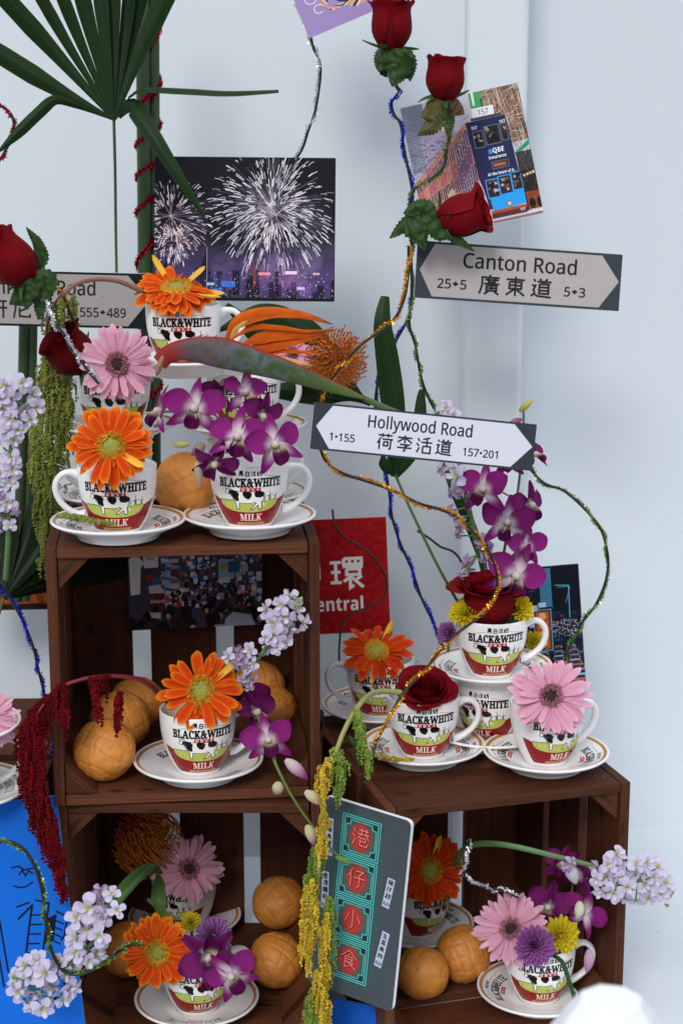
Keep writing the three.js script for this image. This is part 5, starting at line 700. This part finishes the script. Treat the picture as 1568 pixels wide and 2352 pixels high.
// ---------------------------------------------------------------- amaranth
amaranth('green amaranth tassels hanging down past the tall crate corner', [[325, 668, 1.98], [270, 645, 1.97], [215, 642, 1.96], [160, 662, 1.93], [120, 710, 1.93], [105, 790, 1.99], [98, 900, 1.99]], [
  { p: [[118, 720, 1.99], [132, 800], [138, 900], [135, 1010], [118, 1130], [108, 1240], [108, 1305]], w: 71, dens: 17220 }, { p: [[112, 760, 1.99], [115, 900], [112, 1020], [100, 1150], [104, 1250]], w: 62, dens: 14700 }, { p: [[96, 850, 1.99], [94, 930], [86, 1020], [84, 1120]], w: 34, dens: 10920 }, { p: [[150, 760, 1.99], [155, 860], [152, 960], [138, 1040]], w: 41, dens: 12600 }, { p: [[78, 875, 1.99], [78, 1000], [72, 1090]], w: 25, dens: 7560 }, { p: [[172, 678, 1.99], [165, 700], [163, 730]], w: 16, dens: 6300 }, { p: [[140, 690, 1.92], [140, 730], [138, 770]], w: 23, dens: 8400 }],
  [[0.15, 0.2, 0.035], [0.27, 0.33, 0.07], [0.24, 0.11, 0.07]], { d: 1.99, size: 0.0019, stemColor: [0.24, 0.1, 0.07] });
amaranth('green amaranth crumbs lying in the saucer of the orange gerbera cup', [[150, 1185, 1.86], [180, 1195, 1.845]], [{ p: [[138, 1184, 1.87], [170, 1186, 1.85], [215, 1196, 1.838], [258, 1203, 1.83]], w: 36, dens: 14000 }], [[0.14, 0.2, 0.03], [0.24, 0.3, 0.06], [0.2, 0.09, 0.06]], { d: 1.84, size: 0.0019, flat: 1, twigs: 1500, twigLen: 0.009 });
amaranth('dark red amaranth hanging from the upper crate over the blue panel', [[385, 1612, 1.93], [330, 1565, 1.88], [270, 1553, 1.85], [190, 1560, 1.83], [130, 1585, 1.82], [85, 1640, 1.81]], [
  { p: [[150, 1572, 1.82], [100, 1615], [62, 1680], [70, 1760], [88, 1850], [110, 1930], [135, 2000], [150, 2050]], w: 52, dens: 20250 }, { p: [[110, 1600, 1.815], [60, 1660], [52, 1720], [62, 1800], [85, 1880]], w: 39, dens: 15750 }, { p: [[100, 1620, 1.82], [92, 1720], [98, 1820], [120, 1900], [140, 1990]], w: 39, dens: 18000 }, { p: [[75, 1760, 1.82], [95, 1860], [125, 1950]], w: 56, dens: 19350 }, { p: [[230, 1558, 1.84], [215, 1590], [232, 1630]], w: 25, dens: 13500 }, { p: [[150, 1578, 1.82], [145, 1620], [150, 1665]], w: 22, dens: 12600 }, { p: [[275, 1590, 1.85], [268, 1625], [270, 1665]], w: 15, dens: 10350 }, { p: [[250, 1553, 1.84], [205, 1560]], w: 11, dens: 9000 }],
  [[0.085, 0.002, 0.004], [0.17, 0.005, 0.008], [0.04, 0.008, 0.008]], { d: 1.815, size: 0.002, stemColor: [0.2, 0.012, 0.02], thick: 0.0034, twigs: 560, twigLen: 0.026 });
amaranth('long yellow and green amaranth hanging beside the teal snack board', [[918, 1590, dz(pN) - 0.04], [870, 1588, dz(pN) - 0.06], [820, 1625, 1.86], [785, 1690, 1.83], [762, 1760, 1.82], [745, 1830, 1.81], [735, 1950, 1.8], [725, 2080, 1.8], [738, 2230, 1.8]], [
  { p: [[775, 1720, 1.83], [782, 1770], [776, 1830]], w: 44, dens: 17850 }, { p: [[820, 1630, 1.85], [832, 1690], [845, 1740], [850, 1770]], w: 26, dens: 13260 }, { p: [[730, 1940, 1.8], [718, 2000], [722, 2060]], w: 39, dens: 16830 }, { p: [[752, 2060, 1.8], [757, 2130], [748, 2200], [730, 2280], [722, 2345]], w: 41, dens: 16830 }, { p: [[735, 2240, 1.8], [712, 2310], [706, 2360]], w: 33, dens: 16830 }],
  [[0.12, 0.2, 0.03], [0.22, 0.3, 0.06], [0.3, 0.3, 0.05]], { d: 1.8, size: 0.0019, stemColor: [0.3, 0.32, 0.1], thick: 0.0036, leaves: [[[[800, 1690], [822, 1720], [824, 1760]], 14]] });
amaranth('mustard yellow amaranth strand entwined beside the teal snack board', [[752, 1740, 1.82], [745, 1790, 1.81], [742, 1850, 1.8]], [
  { p: [[750, 1745, 1.81], [738, 1790], [738, 1830]], w: 41, dens: 20910 }, { p: [[742, 1850, 1.79], [738, 1920], [742, 1960]], w: 33, dens: 17850 }, { p: [[718, 2020, 1.79], [708, 2080], [700, 2160], [712, 2220]], w: 41, dens: 20400 }, { p: [[722, 2060, 1.79], [715, 2130], [705, 2190]], w: 34, dens: 19380 }, { p: [[730, 2230, 1.79], [742, 2300], [752, 2365]], w: 44, dens: 20400 }, { p: [[750, 2100, 1.79], [742, 2170], [752, 2240]], w: 28, dens: 15300 }],
  [[0.42, 0.26, 0.016], [0.58, 0.40, 0.04], [0.3, 0.34, 0.06]], { d: 1.79, size: 0.0019, stemColor: [0.3, 0.32, 0.1] });
amaranth('yellow amaranth crumbs in the saucer of the dark rose cup', [[860, 1735, dz(pN) - 0.06], [880, 1742, dz(pN) - 0.066]], [{ p: [[858, 1730, dz(pN) - 0.055], [890, 1742, dz(pN) - 0.064], [925, 1746, dz(pN) - 0.066], [945, 1744, dz(pN) - 0.066]], w: 24, dens: 8600 }], [[0.36, 0.26, 0.02], [0.5, 0.36, 0.05], [0.25, 0.28, 0.05]], { d: 1.8, size: 0.0018, flat: 1, twigs: 1400, twigLen: 0.009 });

// ---------------------------------------------------------------- pincushions, chrysanthemums
pincushion(768, 828, 2.04, 76, [0.15, 0.25, 0.95], 'orange pincushion flower beyond the tip of the bird of paradise');
pincushion(348, 1942, 2.12, 82, [-0.45, 0.75, 0.45], 'brownish orange pincushion flower in the dark of the lower crate');
const YEL = [[0.62, 0.47, 0.01], [0.78, 0.66, 0.03]], PUR = [[0.22, 0.05, 0.22], [0.42, 0.18, 0.46]];
mum(1070, 1408, dz(pO) - 0.02, 42, [-0.4, 0.7, 0.5], ...YEL, 'yellow chrysanthemum against the raised rose, on the stock spike side', pO);
mum(1190, 1398, dz(pO) - 0.01, 40, [0.5, 0.6, 0.5], ...YEL, 'yellow chrysanthemum against the raised rose, on the cup handle side', pO);
mum(1224, 1475, 2.12, 26, [0.2, 0.5, 0.8], ...YEL, 'yellow chrysanthemum seen through the handle of the raised cup');
mum(1030, 1455, 2.1, 30, [-0.6, 0.3, 0.6], ...PUR, 'lilac chrysanthemum peeping out behind the raised cup');
mum(1284, 2148, dz(pL) - 0.03, 46, [0.25, 0.5, 0.8], ...YEL, 'yellow chrysanthemum next to the cup in the aslant crate', pL);
mum(1226, 2172, dz(pL) - 0.055, 50, [0.05, 0.2, 0.97], [0.12, 0.015, 0.12], [0.42, 0.15, 0.45], 'purple chrysanthemum below the pink gerbera in the aslant crate', pL);
mum(490, 2150, dz(pI) - 0.02, 46, [0.2, 0.55, 0.7], ...PUR, 'lilac chrysanthemum above the orchids in the lower crate', pI);
mum(438, 2118, dz(pI) - 0.01, 26, [-0.1, 0.7, 0.6], [0.5, 0.42, 0.02], [0.6, 0.5, 0.03], 'closed yellow chrysanthemum bud above the orange gerbera', pI);

// ---------------------------------------------------------------- bird of paradise
{
  const d = 1.86, P = (x, y, e = 0) => at(x, y, d + e), t = thing('bird_of_paradise', 'bird of paradise flower with a red green bract lying across the top cup', 'flower'); 
  const cv = curve([P(367, 834), P(388, 814), P(430, 804), P(507, 811), P(580, 830), P(640, 847), P(740, 881, 0.01), P(845, 918, 0.02)]), pm = perM(P(500, 820)), top = [0.25, 0.02, 0.022], gr = [0.045, 0.085, 0.028], bl = [0.11, 0.135, 0.155];
  part('bract', sheet(40, 140, (u, v) => { const p = cv.getPointAt(v), tn = cv.getTangentAt(v), sd = tn.clone().cross(V(0, 0, 1)).normalize(), h = (v < 0.32 ? lerp(20, 37, smooth(0, 0.32, v)) : 37 * Math.pow(1 - (v - 0.32) / 0.685, 0.7)) / pm, a = u * 6.283; return p.addScaledVector(sd, -Math.cos(a) * h * (Math.cos(a) > 0 ? 1.0 : 0.95)).addScaledVector(V(0, 0, 1), Math.sin(a) * h * 0.42).toArray(); },
    (u, v) => { const c = Math.cos(u * 6.283), n = noise3.noise(v * 22, u * 7, 3) * 0.8 + noise3.noise(v * 60, u * 19, 5) * 0.45; let col = mix3(mix3(gr, bl, clamp(0.5 + n * 1.4 - smooth(0.45, 0.9, v))), [0.10, 0.16, 0.04], smooth(0.5, 1, v)); col = mix3(col, [0.12, 0.055, 0.07], clamp(smooth(0.5, 0.15, v) * 0.6 + n * 0.3)); return mix3(col, top, clamp(smooth(0.17, 0.06, v) + smooth(0.72, 0.96, c) * 0.95)); }), phys({ vertexColors: true, roughness: 0.55, specularIntensity: 0.3 }), t);
  part('cut_end', paint(new THREE.SphereGeometry(1, 14, 8), (i) => mix3([0.2, 0.11, 0.05], [0.32, 0.2, 0.1], rnd())), colored({ roughness: 0.9 }), t).applyMatrix4(new THREE.Matrix4().compose(P(368, 838, -0.001), new THREE.Quaternion().setFromAxisAngle(V(0, 0, 1), -0.35), V(0.0035, 0.0125, 0.007)));
  const oc = { c0: [0.46, 0.05, 0.004], c1: [0.78, 0.20, 0.012], tipc: [0.22, 0.05, 0.015], fold: 0.22 };
  for (const [pts, w, o] of [
    [[[520, 782], [545, 740], [610, 718], [690, 722], [765, 745]], 46, {}], [[[530, 780], [580, 752], [640, 752], [700, 760], [770, 756]], 18, {}], [[[560, 790], [610, 772], [690, 768], [755, 762]], 40, {}], [[[575, 800], [630, 790], [690, 780], [745, 768]], 42, {}], [[[590, 806], [660, 806], [745, 813]], 18, {}], [[[620, 820], [680, 830], [725, 842]], 16, { c0: [0.6, 0.36, 0.12], c1: [0.7, 0.5, 0.2] }], [[[525, 782], [545, 750], [575, 735]], 22, { c0: [0.65, 0.36, 0.1], c1: [0.75, 0.5, 0.2] }]])
    part('petal', ribbon(pts.map((q, i) => P(q[0], q[1], 0.012 - 0.004 * i)), w, { ...oc, ...o, look: [0.1, 0.5, 1], nl: 40, crinkle: 0.12, prof: (t) => (0.3 + 0.7 * smooth(0, 0.3, t)) * Math.pow(1 - t, 0.75) + 0.015 }), petalMat, t);
  part('stem', tube([P(835, 915, 0.02), P(880, 935, 0.03), P(940, 960, 0.06)], 0.0035, 8, 8), stemMat, t);
}
// ---------------------------------------------------------------- palms and long leaves
function palm(label, hub, d, leaflets, petiole, o = {}) {
  const t = thing('palm_leaf', label, 'leaf', 'fan palm leaves'); for (const [pts, w, opt] of leaflets) part('leaflet', ribbon(pts.map((q) => [q[0], q[1], q[2] ?? d]), w, { fold: 0.3, pleat: 0.03, nl: 26, nw: 8, c0: [0.007, 0.022, 0.006], c1: [0.014, 0.042, 0.009], prof: (s) => Math.min(1, 0.14 + 1.75 * s) * (1 - smooth(0.7, 1.02, s) * 0.93), ...o, ...opt }), leafMat, t);
  if (petiole) part('petiole', tube(petiole.map((q) => at(q[0], q[1], q[2] ?? d)), 0.0018, 20, 7), stemMat, t); return t;
}
{ const H = [262, 275];
  palm('large dark green palm fan on a thin stalk beside the bamboo stems', H, 2.0, [
    [[H, [150, 215, 1.99], [-110, 55, 1.97]], 45], [[H, [130, 125], [-120, -150, 1.96]], 43], [[H, [152, 95], [-20, -210, 1.97]], 29], [[H, [178, 80], [55, -240, 1.97]], 31], [[H, [208, 70], [128, -250, 1.98]], 38], [[H, [238, 65], [205, -260]], 34], [[H, [262, 65, 2.01], [262, -260]], 31], [[H, [288, 70, 2.02], [322, -250]], 31], [[H, [306, 80, 2.03], [380, -230]], 26], [[H, [330, 100, 2.0], [470, -190, 1.99]], 45],
    [[H, [175, 240, 1.99], [125, 228, 1.97], [85, 260, 1.96], [-20, 365, 1.95]], 28, { fold: 0.9 }], [[H, [296, 225, 1.99], [320, 206, 1.97], [430, 207, 1.95], [520, 212, 1.95], [640, 208, 1.95]], 30, { look: [0, 0.9, 0.5], prof: (s) => 0.25 + 0.75 * Math.sin(Math.PI * clamp(0.05 + s * 0.9)) ** 0.6 }], [[[270, 265], [300, 242, 1.98], [340, 295, 1.96], [410, 405, 1.95], [472, 502, 1.95]], 50, { prof: (s) => (0.4 + 0.6 * smooth(0, 0.25, s)) * Math.pow(1 - s, 0.55) + 0.02 }]],
    [[262, 270], [265, 400, 2.07], [267, 560, 2.14], [270, 700, 2.16], [275, 850, 2.17]]); }
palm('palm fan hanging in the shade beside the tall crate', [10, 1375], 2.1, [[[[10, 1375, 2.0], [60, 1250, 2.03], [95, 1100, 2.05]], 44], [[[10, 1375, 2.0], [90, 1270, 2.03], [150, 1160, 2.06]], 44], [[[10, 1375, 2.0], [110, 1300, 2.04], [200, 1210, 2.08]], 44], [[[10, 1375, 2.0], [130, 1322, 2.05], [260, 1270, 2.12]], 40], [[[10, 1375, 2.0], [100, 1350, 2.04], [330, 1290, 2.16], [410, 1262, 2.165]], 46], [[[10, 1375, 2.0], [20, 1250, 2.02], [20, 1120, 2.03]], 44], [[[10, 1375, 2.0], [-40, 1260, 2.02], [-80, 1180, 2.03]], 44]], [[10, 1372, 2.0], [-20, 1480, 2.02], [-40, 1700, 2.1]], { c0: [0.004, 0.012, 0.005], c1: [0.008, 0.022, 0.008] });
palm('dark pleated leaf fanning out behind the bird of paradise', [520, 860], 2.12, [[[[500, 760, 2.12], [600, 720, 2.12], [700, 760, 2.12], [780, 800, 2.13]], 60], [[[520, 700, 2.12], [620, 790, 2.12], [740, 860, 2.11], [850, 930, 2.1]], 90], [[[560, 900, 2.12], [680, 900, 2.12], [800, 920, 2.11]], 50]], null, { pleat: 0.05 });
palm('narrow folded palm leaf standing behind the white street sign', [905, 1095], 2.0, [[[[908, 1095, 2.06], [905, 960, 2.05], [890, 830, 2.05], [878, 740, 2.05], [884, 680, 2.06]], 56, { prof: (s) => 0.1 + 0.9 * Math.sin(Math.PI * clamp(0.04 + s * 0.93)) ** 0.55 }], [[[908, 1095, 2.06], [955, 1020, 2.06], [968, 895, 2.07]], 34, { prof: (s) => 0.1 + 0.9 * Math.sin(Math.PI * clamp(0.04 + s * 0.93)) ** 0.55 }], [[[908, 1095, 2.06], [885, 1070, 2.05], [875, 1045, 2.05]], 26]], [[908, 1092, 2.06], [940, 1165], [1000, 1290], [1060, 1400, 2.08]]);
{ const t = thing('long_leaf', 'long dark leaf leaning behind the faded stock spike', 'leaf'); part('blade', ribbon([[1120, 1330, 2.1], [1085, 1220, 2.11], [1045, 1130, 2.11], [1015, 1060, 2.12]], 26, { fold: 0.4 }), leafMat, t); }
{ const t = thing('long_leaf', 'green leaf bending over the cup deep in the lower crate', 'leaf'); part('blade', ribbon([[372, 2008, 2.0], [340, 2000, 1.95], [290, 2040, 1.9], [245, 2100, 1.87], [225, 2150, 1.86]], 34, { fold: 0.4, c0: [0.05, 0.12, 0.03], c1: [0.08, 0.16, 0.05] }), leafMat, t); part('blade', ribbon([[362, 2008, 1.98], [362, 2060, 1.93], [375, 2115, 1.92]], 36, { fold: 0.5, c0: [0.05, 0.11, 0.025], c1: [0.09, 0.17, 0.05] }), leafMat, t); }
{ const t = thing('grass_stem', 'thin dark stem trailing over the saucer in the aslant crate', 'stem'); part('blade', ribbon([[1262, 2192, dz(pL) - 0.05], [1290, 2210, dz(pL) - 0.066], [1305, 2250, dz(pL) - 0.075], [1318, 2290, dz(pL) - 0.082]], 10, { fold: 0.5, prof: () => 1 }), leafMat, t); }
// ---------------------------------------------------------------- bamboo stems wrapped in red tinsel
for (const [x0, x1, r, dd, lab] of [[327, 337, 0.0088, 2.2, 'thick green stem wound with red tinsel, in front of its twin'], [353, 358, 0.0068, 2.205, 'thinner green stem wound with red tinsel, touching the fireworks card']]) {
  const t = thing('green_stem', lab, 'stem', 'tall green stems'), cv = new THREE.LineCurve3(at(x0, -120, dd), at(x1, 1130, dd)), n = 30;
  part('stalk', sheet(14, n, (u, v) => { const p = cv.getPointAt(v), a = u * 6.283; return [p.x + Math.cos(a) * r, p.y, p.z + Math.sin(a) * r]; }, (u, v) => mix3([0.014, 0.04, 0.014], [0.045, 0.09, 0.025], clamp(0.4 + 0.9 * noise3.noise(u * 6, v * 5, x0) + (v > 0.36 && v < 0.5 ? 0.25 : 0)))), phys({ vertexColors: true, roughness: 0.4 }), t);
  part('tinsel', tinselGeo(cv, { turns: 1 / 0.049, r: r + 0.001, foil: 0.0036, dens: 16000, ph: x0 }), tinselMat.red, t, true);
}
for (const [x, w] of [[52, 26], [72, 20]]) { const t = thing('green_stem', x < 60 ? 'dark ridged stem below the sign numbered 555, wider one' : 'dark ridged stem below the sign numbered 555, thinner one', 'stem', 'tall green stems'), q = curve([at(x + 6, 700, 2.2), at(x, 1000, 2.2), at(x - 12, 1380, 2.2)]); part('stalk', tube(q, (v) => w / 2 / 1800, 20, 10), std({ color: lin(0.025, 0.05, 0.015), roughness: 0.5 }), t); }

// ---------------------------------------------------------------- wires
wire('black wire with silver tinsel hanging from the lilac card', [[668, -40], [690, 30], [712, 78], [720, 112], [735, 145], [731, 215], [722, 260], [708, 300], [695, 340], [678, 368]], 2.17, 'silver', { turns: 14 });
wire('short black wire with red tinsel beside the palm fan', [[-30, 215], [0, 240], [26, 262], [33, 290], [30, 312], [14, 345], [-20, 400]], 1.98, 'red');
wire('wire with blue tinsel carrying the upright rose', [[908, 196], [916, 212], [899, 232], [904, 262], [918, 282], [926, 330], [936, 385], [946, 440], [947, 500], [944, 580], [946, 690], [932, 740], [905, 790], [880, 840], [866, 885], [861, 935], [872, 1020], [886, 1080], [893, 1130], [903, 1200], [925, 1262], [948, 1315], [968, 1375], [992, 1425], [1012, 1470], [1018, 1500]], 2.14, 'blue', { turns: 18 });
wire('wire with green tinsel carrying the rose above the browning leaf', [[1032, 300], [1026, 340], [1018, 382], [990, 410], [952, 434], [942, 470], [944, 560], [944, 690], [940, 745], [955, 800], [965, 860], [980, 905], [1000, 945], [1030, 990]], 2.125, 'green', { turns: 20 });
wire('gold tinsel wire running from the sideways rose to the white sign', [[938, 565], [936, 640], [925, 695], [900, 738], [858, 770], [820, 800], [790, 835], [760, 872], [738, 905], [730, 940]], 1.98, 'gold', { turns: 16 });
wire('gold tinsel wire sweeping from the white sign across both rose cups', [[735, 1030, 1.9], [745, 1055, 1.9], [765, 1075, 1.9], [800, 1092, 1.9], [850, 1108, 1.9], [905, 1128, 1.9], [960, 1155, 1.9], [1010, 1170, 1.91], [1060, 1195, 1.93], [1100, 1238, 1.95], [1128, 1280, 1.96], [1141, 1325, 1.96], [1138, 1358, 1.96], [1118, 1400, 1.95], [1080, 1432, 1.93], [1040, 1462, 1.92], [1008, 1498, 1.9], [970, 1545, 1.87], [930, 1585, 1.85], [905, 1625, 1.83], [882, 1670, 1.82], [864, 1705, 1.81], [854, 1745, 1.8], [848, 1775, 1.8]], 1.9, 'gold', { turns: 14, dens: 4600 });
wire('wire with green tinsel arching past the neon street card', [[1205, 1065], [1250, 1110], [1290, 1125], [1322, 1150], [1350, 1178], [1375, 1208], [1390, 1250], [1396, 1292], [1388, 1340], [1365, 1392], [1335, 1432], [1310, 1480], [1288, 1540], [1280, 1590]], 2.1, 'green', { turns: 16 });
wire('plain black wire curling over the red station card', [[763, 1170], [768, 1200], [790, 1232], [838, 1262], [872, 1298], [889, 1340], [876, 1376], [840, 1396], [800, 1415], [785, 1440], [779, 1485], [779, 1530]], 2.2, null, { w: 0.0014 });
wire('short bare black wire twig beside the faded stock spike', [[958, 1219], [985, 1236], [1012, 1256], [1038, 1266], [1056, 1285], [1064, 1320]], 2.12, null, { w: 0.0015 });
wire('wire with blue tinsel running down past the dark red amaranth', [[-20, 1318], [5, 1350], [32, 1388], [60, 1442], [78, 1490], [88, 1535], [102, 1592], [113, 1650], [126, 1730], [134, 1800], [137, 1850], [142, 1930]], 1.88, 'blue', { turns: 22 });
wire('wire with green tinsel looping over the blue panel', [[-20, 1940], [20, 1932], [55, 1950], [80, 1990], [96, 2040], [104, 2100], [112, 2155], [126, 2200], [148, 2232], [178, 2238], [215, 2225], [258, 2196], [300, 2172, 1.8], [326, 2170, 1.84]], 1.735, 'green', { turns: 16, w: 0.0019 });
wire('black wire with silver tinsel reaching into the large pink gerbera', [[98, 690, 1.9], [110, 705, 1.9], [126, 742, 1.88], [148, 768, 1.88], [164, 802, 1.88], [186, 828, 1.88], [206, 856, 1.88], [228, 882, 1.88]], 1.88, 'silver', { turns: 20, dens: 6000 });
wire('wire with gold tinsel in front of the sign numbered 555', [[124, 660], [140, 672], [150, 690], [158, 708], [166, 728], [176, 748], [182, 775]], 1.95, 'gold', { turns: 24 });
wire('black wire with silver tinsel curling into the aslant crate', [[1078, 1930], [1072, 1955], [1066, 1985], [1064, 2005], [1080, 2025], [1115, 2039], [1154, 2046], [1190, 2062]], 1.93, 'silver', { turns: 20, w: 0.0013 });
wire('wire with gold tinsel behind the corner of the upper crate', [[168, 1240], [164, 1290], [166, 1340], [170, 1420]], 2.16, 'gold', { w: 0.0008, turns: 20, dens: 3000 });
// ---------------------------------------------------------------- white faceted finial standing in front
{ const t = thing('finial', 'white faceted post cap standing in front of the aslant crate', 'finial', null, at(1400, 2334, 1.02)); const prof = [[0, 0.0125], [0.0185, 0.0125], [0.0205, 0.0118], [0.0300, 0.0], [0.0455, -0.024], [0.0480, -0.03], [0.0480, -0.09], [0, -0.09]]; const g = new THREE.LatheGeometry(prof.map((p) => new THREE.Vector2(Math.max(0.0005, p[0]), p[1])).reverse(), 8).toNonIndexed(); g.computeVertexNormals(); const m = part('cap', g, std({ color: lin(0.8, 0.82, 0.86), roughness: 0.5 }), t); m.rotation.y = 0.2; part('post', new THREE.CylinderGeometry(0.03, 0.03, 0.9, 16).translate(0, -0.53, 0), std({ color: lin(0.8, 0.82, 0.86), roughness: 0.5 }), t); }
renderer.render(scene, camera);
